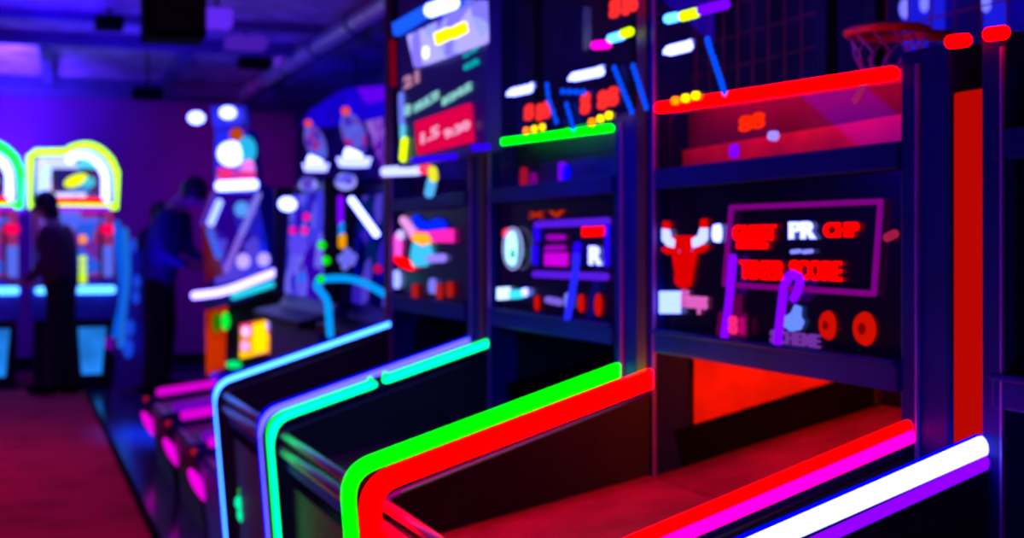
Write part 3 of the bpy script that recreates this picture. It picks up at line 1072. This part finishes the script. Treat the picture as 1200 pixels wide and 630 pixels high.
for c in ((377, 287), (382, 305)):
    blob_part(T1, 'green_lamp', c[0], c[1], dt, (.02, .02, .02), glow('lamp_green', (0.0, 0.9, 0.0)))
blob_part(T1, 'red_lamp', 443, 315, dt, (.02, .02, .02), glow('lamp_crimson', (0.6, 0.0, 0.08)))
blob_part(T2, 'blue_lamp', 353, 325, 7.4, (.026, .02, .026), glow('lamp_azure', (0.0, 0.15, 1.0)))
bar_part(T1, 'guard_tube', [(387, 392), (384, 350), (370, 335), (374, 327), (405, 325), (428, 331), (450, 344)], [5.9, 5.9, 5.9, 5.9, 5.8, 5.7, 5.6], 0.015, glow('guard_cyan', (0.0, 0.35, 1.1)), 0.1)
blob_part(T1, 'green_lamp', 376, 327, 5.75, (.018, .018, .018), glow('lamp_green', (0.0, 0.9, 0.0)))
d2 = 7.6
blob_part(T2, 'round_lamp', 337, 239, d2, (.055, .05, .036), G['whitehot'], (0, 0.4, 0))
for c in ((359, 254), (343, 270), (357, 270)):
    blob_part(T2, 'pink_dot', c[0], c[1], d2, (.022, .02, .022), glow('dot_pink', (1.1, 0.0, 0.35)))
blob_part(T2, 'lower_bulge', 350, 287, d2, (.09, .05, .06), glow('bulge_violet', (0.10, 0.06, 0.9)))
# toppers
for root, cx, cy, dd, tiltx in ((T2, 370, 186, 7.5, 0), (T1, 415, 180, 6.45, 0)):
    w_ = 1.0 if root is T2 else 1.15
    m = MB()
    P = from_depth(cx, cy + 10, dd)
    m.cyl(P, 0.060 * w_, 0.04, 'Z', 0.072 * w_)
    m.build('topper_base', glow('topper_glow', (0.8, 0.9, 3.2)), root, local=root.location)
    m = MB()
    m.ball(P + Vector((-0.02, 0, 0.035)), (0.045, 0.045, 0.045))
    m.build('topper_lamp', G['whitehot'], root, smooth=True, local=root.location)
    m = MB()
    m.ball(P + Vector((-0.01, 0, 0.13)), (0.055, 0.055, 0.105), (0.35, 0, 0))
    m.build('topper_dome', screen('dome_print', [(0.10, 0.09, 0.7), (0.14, 0.05, 0.5), (0.3, 0.02, 0.3), (0.09, 0.12, 0.8), (0.06, 0.02, 0.5)], 22), root, smooth=True, local=root.location)
    m = MB()
    m.ball(P + Vector((0.0, -0.04, 0.235)), (0.022, 0.022, 0.022))
    m.build('topper_tip', glow('tip_orange_red', (0.9, 0.06, 0.06)), root, smooth=True, local=root.location)
    m = MB()
    m.ball(P + Vector((0.0, -0.04, -0.09)), (0.055, 0.05, 0.04))
    m.build('dim_lamp_pod', screen('pod_print', [(0.1, 0.1, 0.9), (0.35, 0.35, 1.2), (0.1, 0.05, 0.5)], 22), root, smooth=True, local=root.location)

# blue canopy and patterned purple panel above the towers
m = MB()
yc = 2.45
pts = [(352, 148), (362, 130), (402, 104), (462, 98), (464, 128), (400, 140)]
m.prism([on_y(a, b, yc) for a, b in pts], (0, 1, 0), 0.25)
cn = m.build('lit_canopy', glow('canopy_blue', (0.008, 0.0, 0.62), 1.0, 0.15, 3), None)
tag(cn, 'slanting deep blue lit canopy high above the arcade towers', 'canopy')
m = MB()
m.prism([on_y(a, b, yc - 0.02) for a, b in ((421, 103), (456, 101), (456, 116), (432, 121))], (0, -1, 0), 0.02)
mm = MB()
for px in (400, 450):
    p = on_y(px, 103, yc)
    mm.tube([(p.x, yc + 0.12, p.z), (p.x, yc + 0.12, CEIL - 0.003)], 0.01, 6)
    mm.build('hanging_rod', M['frame2'], cn, local=cn.location)
    mm = MB()
mm.bm.free()
m.build('violet_patch', glow('canopy_violet', (0.12, 0.0, 0.9)), cn, local=cn.location)
m = MB()
m.prism([on_y(a, b, 2.32) for a, b in ((428, 142), (466, 134), (466, 236), (440, 236), (446, 196))], (0, 1, 0), 0.06)
pp = m.build('patterned_screen', screen('purple_pattern', [(0.10, 0.0, 0.45), (0.22, 0.05, 0.6), (0.07, 0.0, 0.35), (0.3, 0.12, 0.7), (0.12, 0.0, 0.5)], 16))
m = MB()
p = on_y(450, 140, 2.32)
m.tube([(p.x, 2.35, p.z), (p.x, 2.35, CEIL - 0.003)], 0.01, 6)
m.build('hanging_rod', M['frame2'], pp, local=pp.location)
tag(pp, 'purple patterned backlit screen beside the lettered sign', 'screen')
m = MB()
P0, P1 = on_y(462, 40, 1.30), on_y(462, 108, 1.30)
m.tube([on_y(461, -6, 1.34), on_y(463, 170, 1.34)], 0.012, 8)
pl = m.build('thin_post', M['frame2'])
tag(pl, 'thin dark upright post left of the lettered sign', 'post')
m = MB()
m.tube([on_y(460, 50, 1.32), on_y(461, 98, 1.32)], 0.012, 8)
m.build('red_sleeve', glow('sleeve_crimson', (0.16, 0.0, 0.01)), pl, smooth=True, local=pl.location)

# cabinet back wall between towers and the shooter: dark red panels behind
m = MB()
q0, q1 = from_depth(318, 330, 8.9), from_depth(425, 330, 7.4)
m.prism([(q0.x, q0.y + 0.6, 0.0), (q1.x, q1.y + 0.9, 0.0), (q1.x, q1.y + 0.9, 1.62), (q0.x, q0.y + 0.6, 1.7)], (0, 1, 0), 0.08)
tag(m.build('partition', pbr('partition_paint', (0.14, 0.03, 0.25), 0.7)), 'dark purple partition standing behind the arcade towers', 'partition')

# ------------------------------------------------------------------ tall shooter cabinet (px 230-330)
sd = 10.1
o0 = from_depth(278, 420, sd)
S = thing('shooter_cabinet', (o0.x, o0.y, 0), 'tall arcade cabinet with white marquee tube, slanted neon tubes and orange side', 'arcade machine')


def at(px, py, d=sd):
    return from_depth(px, py, d)


def slab(root, name, pts, d, th, mat):
    """panel facing the aisle with real thickness"""
    m = MB()
    n = Vector((-CS, SN, 0))
    m.prism([from_depth(a, b, d) for a, b in pts], n, th)
    return m.build(name, mat, root, local=root.location)


slab(S, 'cabinet_body', [(252, 214), (300, 214), (318, 330), (322, 500), (248, 500), (246, 340)], sd + 0.12, 0.7, pbr('royal_blue_cabinet', (0.03, 0.05, 0.5), 0.4))
slab(S, 'screen', [(254, 226), (298, 226), (306, 322), (252, 334)], sd + 0.10, 0.03, screen('shooter_screen', [(0.02, 0.0, 0.35), (0.05, 0.04, 0.8), (0.02, 0.01, 0.5), (0.02, 0.0, 0.25), (0.08, 0.05, 0.7)], 6))
slab(S, 'side_wing', [(236, 265), (250, 258), (262, 322), (240, 330)], sd + 0.08, 0.08, M['redpanel'])
slab(S, 'topper_tower', [(252, 150), (290, 150), (296, 214), (250, 214)], sd + 0.14, 0.45, pbr('royal_blue_cabinet', (0.03, 0.05, 0.5), 0.4))
bar_part(S, 'marquee_tube', [(258, 218), (297, 216)], sd, 0.038, G['whitehot'])
slab(S, 'marquee_panel', [(255, 196), (298, 194), (298, 212), (254, 213)], sd + 0.08, 0.05, screen('marquee_print', [(0.4, 0.05, 0.6), (0.9, 0.03, 0.25), (0.15, 0.1, 0.9), (0.6, 0.3, 1.2)], 7))
blob_part(S, 'topper_burst', 271, 180, sd, (0.13, 0.10, 0.09), G['whitehot'])
blob_part(S, 'topper_cyan', 289, 176, sd, (0.09, 0.07, 0.10), glow('topper_cyan', (0.02, 0.5, 0.9)))
blob_part(S, 'topper_pink', 291, 193, sd - .05, (0.05, 0.04, 0.035), glow('topper_pink', (1.3, 0.2, 1.0)))
blob_part(S, 'topper_orange', 277, 158, sd, (0.07, 0.05, 0.05), glow('topper_orange', (0.5, 0.06, 0.0)))
slab(S, 'lamp_bracket', [(246, 124), (288, 124), (292, 146), (250, 148)], sd + 0.06, 0.12, M['bluebody'])
for a, b in ((230, 138), (267, 132)):
    blob_part(S, 'spotlight', a, b, sd - 0.05, (0.062, 0.06, 0.045), G['whitehot'])
bar_part(S, 'neon_tube', [(257, 237), (247, 261)], sd - 0.03, 0.026, glow('neon_pale', (0.6, 0.8, 3.0)))
bar_part(S, 'neon_tube', [(303, 228), (283, 274)], sd - 0.03, 0.022, glow('neon_lavender', (0.22, 0.18, 0.9)))
bar_part(S, 'neon_tube', [(281, 278), (265, 316)], sd - 0.03, 0.022, glow('neon_lilac', (0.25, 0.12, 0.8)))
bar_part(S, 'neon_edge', [(251, 226), (238, 262)], sd - 0.02, 0.02, glow('neon_violet_dim', (0.10, 0.03, 0.5)))
bar_part(S, 'neon_edge', [(246, 270), (256, 300)], sd - 0.02, 0.026, glow('neon_skyblue_dim', (0.05, 0.12, 0.9)))
for (a, b), s, c in (((283, 245), .05, 'lamp_cyan_soft'), ((285, 306), .05, 'lamp_lilac'), ((309, 304), .045, 'lamp_lilac')):
    blob_part(S, 'play_lamp', a, b, sd - 0.06, (s * .9, s, s * 1.1), glow(c, (0.1, 0.35, 1.0) if 'cyan' in c else (0.6, 0.45, 1.6)))
bar_part(S, 'deck_tube', [(228, 346), (262, 342), (322, 319)], [sd - 0.8, sd - 0.75, sd - 0.7], 0.026, glow('deck_white', (1.4, 1.1, 5.0)), 0.2)
bar_part(S, 'deck_strip', [(274, 347), (318, 333)], sd - 0.75, 0.022, glow('deck_aqua', (0.02, 0.75, 1.0)))
slab(S, 'control_deck', [(240, 348), (322, 326), (326, 342), (240, 364)], sd - 0.68, 0.8, M['black'])
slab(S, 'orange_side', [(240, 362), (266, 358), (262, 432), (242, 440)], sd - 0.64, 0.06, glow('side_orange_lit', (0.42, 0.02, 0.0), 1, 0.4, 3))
slab(S, 'front_door', [(266, 352), (326, 342), (326, 500), (262, 500)], sd - 0.62, 0.7, M['black'])
slab(S, 'ticket_window', [(281, 380), (322, 372), (322, 412), (281, 420)], sd - 0.64, 0.03, screen('coin_door_print', [(0.9, 0.25, 0.0), (1.4, 0.75, 0.0), (0.9, 0.05, 0.15), (1.2, 0.4, 0.0)], 12))
slab(S, 'coin_slot', [(296, 380), (312, 376), (312, 412), (296, 416)], sd - 0.665, 0.02, glow('slot_yellow', (1.6, 0.9, 0.0)))
for (a, b), c in (((288, 388), (1.3, 0.7, 1.6)), ((287, 405), (1.5, 0.5, 1.2)), ((317, 381), (0.4, 0.3, 1.4))):
    blob_part(S, 'coin_lamp', a, b, sd - 0.7, (0.035, 0.03, 0.035), glow('coin_lamp_%d' % a, c))
blob_part(S, 'green_button', 264, 376, sd - 0.72, (0.045, 0.03, 0.062), glow('button_green', (0.0, 1.0, 0.05)))
blob_part(S, 'green_button', 254, 378, sd - 0.68, (0.05, 0.03, 0.07), glow('button_green_dim', (0.02, 0.16, 0.0)))
blob_part(S, 'green_tray', 274, 427, sd - 0.75, (0.11, 0.05, 0.025), glow('tray_green', (0.0, 0.9, 0.2)))
# green faced ornament showing inside the gap of the cyan framed machine
for (a, b), s_ in (((287, 574), .024), ((285, 588), .030), ((289, 602), .034)):
    m = MB()
    m.ball(from_depth(a, b, 5.05), (s_, s_, s_))
    m.build('gate_lamp', glow('cluster_green', (0.0, 1.2, 0.55)) if b > 580 else glow('button_green', (0.0, 1.0, 0.05)), D, smooth=True, local=D.location)
m = MB()
m.tube([on_y(1191, 40, V + 0.03), on_y(1190, 148, V + 0.03)], 0.006, 8)
m.build('violet_light', glow('a_violet', (0.06, 0.0, 0.4)), A, smooth=True, local=A.location)

# ------------------------------------------------------------------ arch topped machines along the back wall
AU = 13.2


def arch(cx_px, label, hue, mirror=False):
    c = on_x(cx_px, 400, AU)
    root = thing('arch_arcade_machine', (c.x, c.y, 0.0125), label, 'arcade machine', 'arch topped machines at the back wall')
    W2 = 0.375
    # outline in local (y, z); front faces +x
    N = 10
    K = W2 / 0.45
    prof = [(-W2, 1.64), (-W2, 2.08), (-W2 + 0.05, 2.12), (-0.04, 2.13)]
    for q in range(N + 1):
        a = q / N
        prof.append((-0.04 + a * 0.365, 2.13 + 0.075 * math.sin(math.pi * (0.10 + 0.75 * a)) ** 1.0 - 0.10 * a ** 3))
    prof += [(W2, 1.95), (W2, 1.64)]
    m = MB()
    m.prism([(0, y, z) for y, z in prof], (-1, 0, 0), 0.5)
    body = m.build('marquee_box', M['bluebody'], root)
    m = MB()
    m.tube([(0.03, y, z) for y, z in prof] , 0.030, 10, True)
    m.build('neon_outline', hue, root, smooth=True)
    m = MB()
    inn = [(y * 0.86, 1.64 + (z - 1.64) * 0.86 + 0.03) for y, z in prof]
    m.prism([(0.0, y, z) for y, z in inn], (1, 0, 0), 0.015)
    m.build('marquee_print', screen('arch_print', [(0.1, 0.35, 1.2), (0.7, 0.8, 1.6), (0.05, 0.05, 0.3), (0.9, 0.9, 1.6), (0.1, 0.8, 1.1), (0.5, 0.7, 1.5)], 5), root)
    m = MB()
    m.tube([(0.05, y * 0.74, 1.64 + (z - 1.64) * 0.80 + 0.02) for y, z in prof[3:-1]] + [(0.05, W2 * 0.74, 1.72)], 0.036, 10)
    m.build('white_arc_lamp', G['whitehot'], root, smooth=True)
    m = MB()
    m.tube([(0.05, -0.27, 1.78), (0.05, -0.25, 1.90), (0.05, -0.23, 1.97)], 0.036, 10)
    m.build('white_side_lamp', G['coolwhite'], root, smooth=True)
    m = MB()
    m.box((0.02, 0.03, 1.87), (0.03, 0.44, 0.22), bev=0.01)
    m.build('picture_panel', screen('arch_picture', [(0.02, 0.01, 0.2), (0.05, 0.2, 0.7), (0.1, 0.02, 0.15), (0.02, 0.02, 0.08)], 7), root)
    m = MB()
    m.ball((0.05, 0.02, 1.87), (0.03, 0.11, 0.05), (0.4, 0, 0))
    m.build('yellow_splash', glow('splash_yellow', (1.1, 1.3, 0.0)), root, smooth=True)
    m = MB()
    m.ball((0.04, 0.12, 1.86), (0.03, 0.07, 0.05))
    m.build('cyan_splash', glow('splash_cyan', (0.05, 0.6, 0.9)), root, smooth=True)
    m = MB()
    m.box((0.05, 0.02, 1.69), (0.05, 0.52, 0.06), bev=0.02)
    m.build('red_strip', glow('strip_red', (1.6, 0.02, 0.0)), root)
    m = MB()
    m.box((0.05, -0.01, 1.615), (0.05, 0.66, 0.05), bev=0.02)
    m.build('purple_strip', glow('strip_purple', (0.45, 0.0, 1.1)), root)
    m = MB()
    m.box((-0.27, 0, 1.30), (0.5, 0.70, 0.60), bev=0.01)
    m.build('playfield_case', screen('case_print', [(0.03, 0.03, 0.55), (0.02, 0.1, 0.8), (0.15, 0.02, 0.35), (0.10, 0.15, 0.9), (0.3, 0.02, 0.15)], 4.5), root)
    for y in (-0.33, 0.24):
        m = MB()
        m.box((0.0, y, 1.27), (0.05, 0.035, 0.66), bev=0.01)
        m.build('case_post', pbr('case_maroon', (0.3, 0.03, 0.12), 0.5), root)
    m = MB()
    m.box((0.0, 0.0, 1.51), (0.05, 0.55, 0.05), bev=0.015)
    m.build('case_lamp', glow('case_blue', (0.08, 0.12, 1.0)), root)
    for z, s, mt in ((1.34, .05, 'amber'), (1.16, .04, 'lime'), (1.09, .04, 'lime'), (1.02, .045, 'lime'), (0.95, .05, 'lime')):
        m = MB()
        m.box((0.03, 0.08, z), (0.04, 0.065, s * 1.5), bev=0.02)
        m.build('number_lamp', glow('lime_number', (0.7, 1.1, 0.0)) if mt == 'lime' else glow('orange_number', (1.3, 0.35, 0.02)), root)
    m = MB()
    m.ball((0.03, 0.30, 1.43), (0.05, 0.065, 0.05))
    m.build('red_dome', glow('dome_red', (1.2, 0.0, 0.1)), root, smooth=True)
    m = MB()
    m.prism([(-0.5, -0.37, 0.62), (0.10, -0.37, 0.62), (0.10, -0.37, 0.90), (0.0, -0.37, 0.98), (-0.5, -0.37, 0.98)], (0, 1, 0), 0.74)
    m.build('play_cabinet', M['bluebody'], root)
    m = MB()
    m.tube([(0.12, -0.30, 0.885), (0.12, 0.33, 0.885)], 0.034, 10)
    m.build('deck_lamp', glow('deck_lamp_cyan', (0.25, 1.3, 3.6)), root, smooth=True)
    m = MB()
    m.box((-0.22, 0, 0.31), (0.5, 0.68, 0.62), bev=0.01)
    m.build('base', M['black'], root)
    for y in (-0.18, 0.15):
        if y < 0 and not mirror:
            continue
        m = MB()
        m.prism([(0.05, y - 0.11, 0.54), (0.05, y + 0.13, 0.54), (0.05, y + 0.09, 0.12), (0.05, y - 0.08, 0.12)], (-1, 0, 0), 0.05)
        m.build('lit_leg', glow('leg_blue', (0.015, 0.22, 0.85), 1, 0.25, 5), root)
    return root


arch(86, 'arch topped arcade machine with lime yellow neon outline at the back wall', glow('lime_outline', (1.0, 2.2, 0.0)))
arch(-28, 'arch topped arcade machine with green neon outline, cut off by left edge', glow('green_outline', (0.02, 2.6, 0.0)))

# blue machine with tall curved tubes right of the arch machines
c = on_x(152, 420, 12.6)
Bm = thing('blue_prize_machine', (c.x, c.y, 0), 'slim blue arcade machine with tall curved light tubes right of the lime arch machine', 'arcade machine')
db = CS * 12.6 + SN * c.y
slab(Bm, 'cabinet_body', [(140, 300), (166, 292), (168, 450), (134, 456)], db + 0.05, 0.35, M['bluebody'])
bar_part(Bm, 'curved_tube', [(137, 262), (140, 300), (146, 345), (135, 392)], db, 0.032, glow('tube_blue_soft', (0.0, 0.10, 0.8)), 0.4)
bar_part(Bm, 'curved_tube', [(146, 270), (150, 318), (143, 372), (142, 404)], db, 0.030, glow('tube_blue_soft2', (0.01, 0.14, 0.7)), 0.4)
for (a, b), s in (((156, 287), .05), ((160, 330), .05), ((152, 384), .06), ((150, 408), .07), ((159, 348), .05)):
    blob_part(Bm, 'blue_lamp', a, b, db - 0.02, (s, s * .6, s * 1.2), glow('lamp_blue_soft', (0.01, 0.06, 0.75)))
blob_part(Bm, 'purple_lamp', 128, 402, db - 0.02, (.05, .04, .06), glow('lamp_purple_soft', (0.10, 0.0, 0.3)))
slab(Bm, 'dark_fin', [(166, 270), (176, 262), (178, 450), (168, 452)], db + 0.02, 0.3, M['frame2'])

# ------------------------------------------------------------------ ceiling things
m = MB()
P = from_depth(203, 24, 8.0)
m.box((P.x, P.y, 2.70), (0.34, 0.34, 0.46), bev=0.02)
sp = m.build('ceiling_speaker', M['rubber'])
tag(sp, 'big black speaker box hanging from the ceiling above the aisle', 'speaker')
m = MB()
m.box((P.x, P.y, 2.96), (0.06, 0.2, 0.07))
m.build('bracket', M['frame2'], sp, local=sp.location)
m = MB()
m.box((P.x + 0.175, P.y, 2.70), (0.012, 0.28, 0.38), bev=0.004)
m.build('grille', M['black'], sp, local=sp.location)


def fixture(name, px, py, d, s, mat, label, cat='light'):
    P = from_depth(px, py, d)
    m = MB()
    m.box(P, s, bev=0.012)
    o = m.build(name, mat)
    tag(o, label, cat)
    m = MB()
    m.tube([(P.x, P.y, P.z + s[2] / 2 - 0.01), (P.x, P.y, CEIL - 0.005)], 0.012, 6)
    m.build('hanger', M['frame2'], o, local=o.location)
    return o


fixture('ceiling_lamp', 254, 22, 9.4, (0.2, 0.19, 0.12), glow('fixture_violet', (0.12, 0.02, 0.9)), 'small violet box lamp hanging right of the black speaker')
fixture('ceiling_lamp', 288, 51, 11.0, (0.3, 0.30, 0.08), glow('fixture_indigo', (0.06, 0.01, 0.42)), 'wide flat indigo lamp panel under the ceiling')
fixture('ceiling_lamp', 333, 74, 12.5, (0.15, 0.16, 0.10), glow('fixture_lilac', (0.10, 0.02, 0.62)), 'small lilac lamp at the far end of the ceiling duct')
for a, b, dd, s, lab in ((173, 110, 12.3, 0.26, 'small black box hanging in front of the violet back wall'), (298, 74, 12.3, 0.28, 'small black box hanging below the indigo lamp panel'), (128, 27, 10.0, 0.2, 'small black box up on the ceiling left of the speaker')):
    fixture('ceiling_box', a, b, dd, (0.2, s, 0.10), M['rubber'], lab, 'box')

# ------------------------------------------------------------------ people
skin_m = pbr('skin', (0.55, 0.25, 0.22), 0.6)


def person(loc, face, scale, J, regions, label, hair, tilt=(0, 0, 0), shoe=None, bulk=1.0):
    """one continuous skinned body. J: joint -> (x forward, y left, z up), metres, standing height about 1.72"""
    V_, E_, Rr = [], [], []
    idx = {}

    def v(n, p, r):
        idx[n] = len(V_)
        V_.append(Vector(p))
        Rr.append(r)
    for n, p, r in J:
        if bulk != 1 and n not in ('neck', 'jaw', 'skull', 'crown') and not n.startswith(('wr_', 'palm_')):
            bk = bulk if not n.startswith(('hip', 'kn', 'an', 'toe')) else 1 + (bulk - 1) * 0.3
            r = tuple(q * bk for q in r) if isinstance(r, tuple) else r * bk
        v(n, p, r)

    def e(*ns):
        for a, b in zip(ns, ns[1:]):
            E_.append((idx[a], idx[b]))
    e('pelvis', 'waist', 'chest', 'neck_base', 'neck', 'jaw', 'skull', 'crown')
    for s in 'lr':
        e('chest', 'sh_' + s, 'el_' + s, 'wr_' + s, 'palm_' + s)
        e('pelvis', 'hip_' + s, 'kn_' + s, 'an_' + s, 'toe_' + s)
        w_, p_ = V_[idx['wr_' + s]], V_[idx['palm_' + s]]
        dr = (p_ - w_).normalized()
        sd_ = dr.cross(Vector((1, 0, 0.3)))
        sd_ = sd_.normalized() if sd_.length > 0.1 else Vector((0, 1, 0))
        cr = sd_.cross(dr).normalized()
        for k, (off, ln) in enumerate(((-0.030, 0.060), (-0.010, 0.072), (0.010, 0.068), (0.029, 0.052))):
            a = p_ + sd_ * off + dr * 0.028
            v('f%d%s' % (k, s), a, 0.010)
            v('g%d%s' % (k, s), a + dr * ln * 0.6 + cr * 0.010, 0.009)
            v('h%d%s' % (k, s), a + dr * ln + cr * 0.030, 0.008)
            e('palm_' + s, 'f%d%s' % (k, s), 'g%d%s' % (k, s), 'h%d%s' % (k, s))
        a = w_ + dr * 0.035 - sd_ * 0.035
        v('t0' + s, a, 0.011)
        v('t1' + s, a + dr * 0.035 - sd_ * 0.018 + cr * 0.012, 0.010)
        E_.append((idx['wr_' + s], idx['t0' + s]))
        e('t0' + s, 't1' + s)
    # nose and ears grow from the skull
    sk = V_[idx['skull']]
    Rt = Euler(tilt).to_matrix()
    v('nose', sk + Rt @ Vector((0.112, 0, -0.035)), 0.012)
    e('skull', 'nose')
    for s, q in (('l', 1), ('r', -1)):
        v('ear_' + s, sk + Rt @ Vector((-0.005, 0.085 * q, -0.02)), 0.014)
        e('skull', 'ear_' + s)
    me = bpy.data.meshes.new('t')
    me.from_pydata([tuple(p) for p in V_], E_, [])
    o = bpy.data.objects.new('t', me)
    COL.objects.link(o)
    sm = o.modifiers.new('s', 'SKIN')
    sm.use_smooth_shade = True
    for i_, q in enumerate(me.skin_vertices[0].data):
        r = Rr[i_]
        q.radius = r if isinstance(r, tuple) else (r, r)
        q.use_root = (i_ == 0)
    sb_ = o.modifiers.new('b', 'SUBSURF')
    sb_.levels = 2
    sb_.render_levels = 2
    bpy.context.view_layer.update()
    m2 = bpy.data.meshes.new_from_object(o.evaluated_get(bpy.context.evaluated_depsgraph_get()))
    bpy.data.objects.remove(o)
    m2.name = 'person'
    names = list(regions.keys())
    m2.materials.clear()
    for n in names:
        m2.materials.append(regions[n][0])
    table = []
    for n in names:
        for j in regions[n][1]:
            for a, b in E_:
                if j == a or j == b:
                    pass
    # nearest bone decides which garment a face belongs to
    bones = []
    inv = {i_: n for n, i_ in idx.items()}
    for a, b in E_:
        na, nb = inv[a], inv[b]
        reg = 0
        for ri, n in enumerate(names):
            if any(nb.startswith(t) for t in regions[n][1]):
                reg = ri
        bones.append((V_[a], V_[b], reg))
    for p in m2.polygons:
        c_ = p.center
        best, br = 1e9, 0
        for a, b, reg in bones:
            ab = b - a
            t_ = max(0, min(1, (c_ - a).dot(ab) / max(1e-9, ab.length_squared)))
            dd_ = (a + ab * t_ - c_).length
            if dd_ < best:
                best, br = dd_, reg
        p.material_index = br
        p.use_smooth = True
    root = bpy.data.objects.new('person', m2)
    COL.objects.link(root)
    root.location = loc
    root.rotation_euler = (0, 0, face)
    root.scale = (scale,) * 3
    tag(root, label, 'person')
    # hair
    m = MB()
    m.ball(sk + Rt @ Vector((-0.022, 0, 0.028)), (0.108, 0.092, 0.112), tilt, 18, 12)
    if hair == 'bun':
        m.ball(sk + Rt @ Vector((-0.08, 0, -0.06)), (0.06, 0.075, 0.10), tilt, 12, 8)
    m.build('hair', pbr('dark_hair', (0.01, 0.008, 0.012), 0.6), root, smooth=True)
    for s in 'lr':
        a, t_ = V_[idx['an_' + s]], V_[idx['toe_' + s]]
        m = MB()
        d_ = (t_ - a)
        d_.z = 0
        d_ = d_.normalized()
        ang = math.atan2(d_.y, d_.x)
        m.ball((a.x + d_.x * 0.07, a.y + d_.y * 0.07, 0.052), (0.145, 0.055, 0.05), (0, 0, ang), 14, 10)
        m.build('shoe', shoe or M['rubber'], root, smooth=True)
    m = MB()
    for q in (1, -1):
        m.ball(sk + Rt @ Vector((0.078, 0.032 * q, 0.0)), (0.010, 0.014, 0.007), tilt, 8, 6)
    m.build('eyes', pbr('eye_dark', (0.02, 0.02, 0.02), 0.2), root, smooth=True)
    m = MB()
    m.ball(sk + Rt @ Vector((0.072, 0, -0.075)), (0.010, 0.024, 0.007), tilt, 8, 6)
    m.build('mouth', pbr('lips', (0.4, 0.08, 0.08), 0.5), root, smooth=True)
    return root


def joints(lean=0.0, heady=(0.03, -0.02), arms=None, legs=None):
    L = lean
    sh = 1.42 - 0.35 * L * L
    J = [('pelvis', (0, 0, 0.95), (0.145, 0.105)),
         ('waist', (0.10 * L, 0, 1.10), (0.135, 0.10)),
         ('chest', (0.42 * L, 0, 1.30 - 0.05 * L), (0.165, 0.115)),
         ('neck_base', (0.62 * L, 0, sh + 0.03), (0.085, 0.07)),
         ('neck', (0.62 * L + 0.02, 0, sh + 0.09), (0.052, 0.052)),
         ('jaw', (0.62 * L + 0.045 + heady[0], 0, sh + 0.145 + heady[1] * 0.5), (0.058, 0.06)),
         ('skull', (0.62 * L + 0.045 + heady[0] * 1.6, 0, sh + 0.215 + heady[1]), (0.078, 0.085)),
         ('crown', (0.62 * L + 0.035 + heady[0] * 1.8, 0, sh + 0.285 + heady[1]), (0.055, 0.06))]
    A_ = arms or {}
    for s, q in (('l', 1), ('r', -1)):
        a = A_.get(s) or [(0.0, 0.21, 1.40), (-0.03, 0.26, 1.12), (0.05, 0.25, 0.87), (0.07, 0.245, 0.80)]
        rr = [0.062, 0.046, 0.030, (0.036, 0.018)]
        for n, p, r in zip(('sh_', 'el_', 'wr_', 'palm_'), a, rr):
            J.append((n + s, (p[0], p[1] * q, p[2]), r))
        l = (legs or {}).get(s) or [(0.0, 0.09, 0.88), (0.02, 0.105, 0.49), (-0.02, 0.11, 0.08), (0.13, 0.12, 0.035)]
        rr = [0.092, 0.062, 0.042, 0.034]
        for n, p, r in zip(('hip_', 'kn_', 'an_', 'toe_'), l, rr):
            J.append((n + s, (p[0], p[1] * q, p[2]), r))
    return J


maroon_c = pbr('plum_sweater', (0.10, 0.008, 0.08), 0.9)
black_c = pbr('black_trousers', (0.008, 0.008, 0.02), 0.9)
navy_c = pbr('navy_jacket', (0.006, 0.004, 0.07), 0.85)
dark_c = pbr('dark_coat', (0.02, 0.015, 0.10), 0.9)


def outfit(top, bottom):
    return {'skin': (skin_m, ['neck', 'jaw', 'skull', 'crown', 'nose', 'ear', 'palm', 'f', 'g', 'h0', 'h1', 'h2', 'h3', 't0', 't1']),
            'top': (top, ['waist', 'chest', 'neck_base', 'sh_', 'el_', 'wr_']),
            'bottom': (bottom, ['hip_', 'kn_', 'an_', 'toe_'])}


# woman in profile, facing the picture's left (towards -y)
P = on_z(72, 464, 0)
person((P.x, P.y, 0.0125), math.radians(-110), 1.0,
       joints(0.10, (0.03, -0.01),
              {'l': [(0.05, 0.19, 1.38), (0.06, 0.22, 1.12), (0.24, 0.19, 0.98), (0.31, 0.17, 0.97)],
               'r': [(0.05, 0.19, 1.38), (0.02, 0.23, 1.11), (0.18, 0.20, 0.95), (0.25, 0.18, 0.94)]},
              {'l': [(0.0, 0.085, 0.88), (0.05, 0.09, 0.48), (0.06, 0.09, 0.08), (0.2, 0.10, 0.035)],
               'r': [(0.0, 0.085, 0.88), (-0.02, 0.09, 0.49), (-0.10, 0.09, 0.08), (0.03, 0.10, 0.035)]}),
       outfit(maroon_c, black_c), 'person with dark tied hair in plum top standing before the arch machines', 'bun', bulk=1.5)
# man bending over his game
P = on_z(186, 463, 0)
person((P.x, P.y, 0.001), math.radians(62), 1.12,
       joints(0.22, (0.07, -0.07),
              {'l': [(0.12, 0.20, 1.36), (0.14, 0.26, 1.10), (0.36, 0.20, 1.02), (0.43, 0.17, 1.02)],
               'r': [(0.12, 0.20, 1.36), (0.12, 0.27, 1.10), (0.33, 0.22, 1.00), (0.40, 0.19, 1.00)]},
              {'l': [(0.0, 0.09, 0.88), (0.03, 0.13, 0.49), (-0.02, 0.15, 0.08), (0.13, 0.17, 0.035)],
               'r': [(0.0, 0.09, 0.88), (0.02, 0.12, 0.49), (-0.04, 0.14, 0.08), (0.11, 0.16, 0.035)]}),
       outfit(navy_c, black_c), 'person with short dark hair in navy jacket bending over the game deck', 'short', (0, 0.45, 0), bulk=1.25)
# a further player mostly hidden behind him
P = on_z(172, 448, 0)
person((P.x, P.y, 0.001), math.radians(75), 0.98, joints(0.1),
       outfit(dark_c, black_c), 'person in dark coat standing mostly hidden behind the navy jacket', 'short')
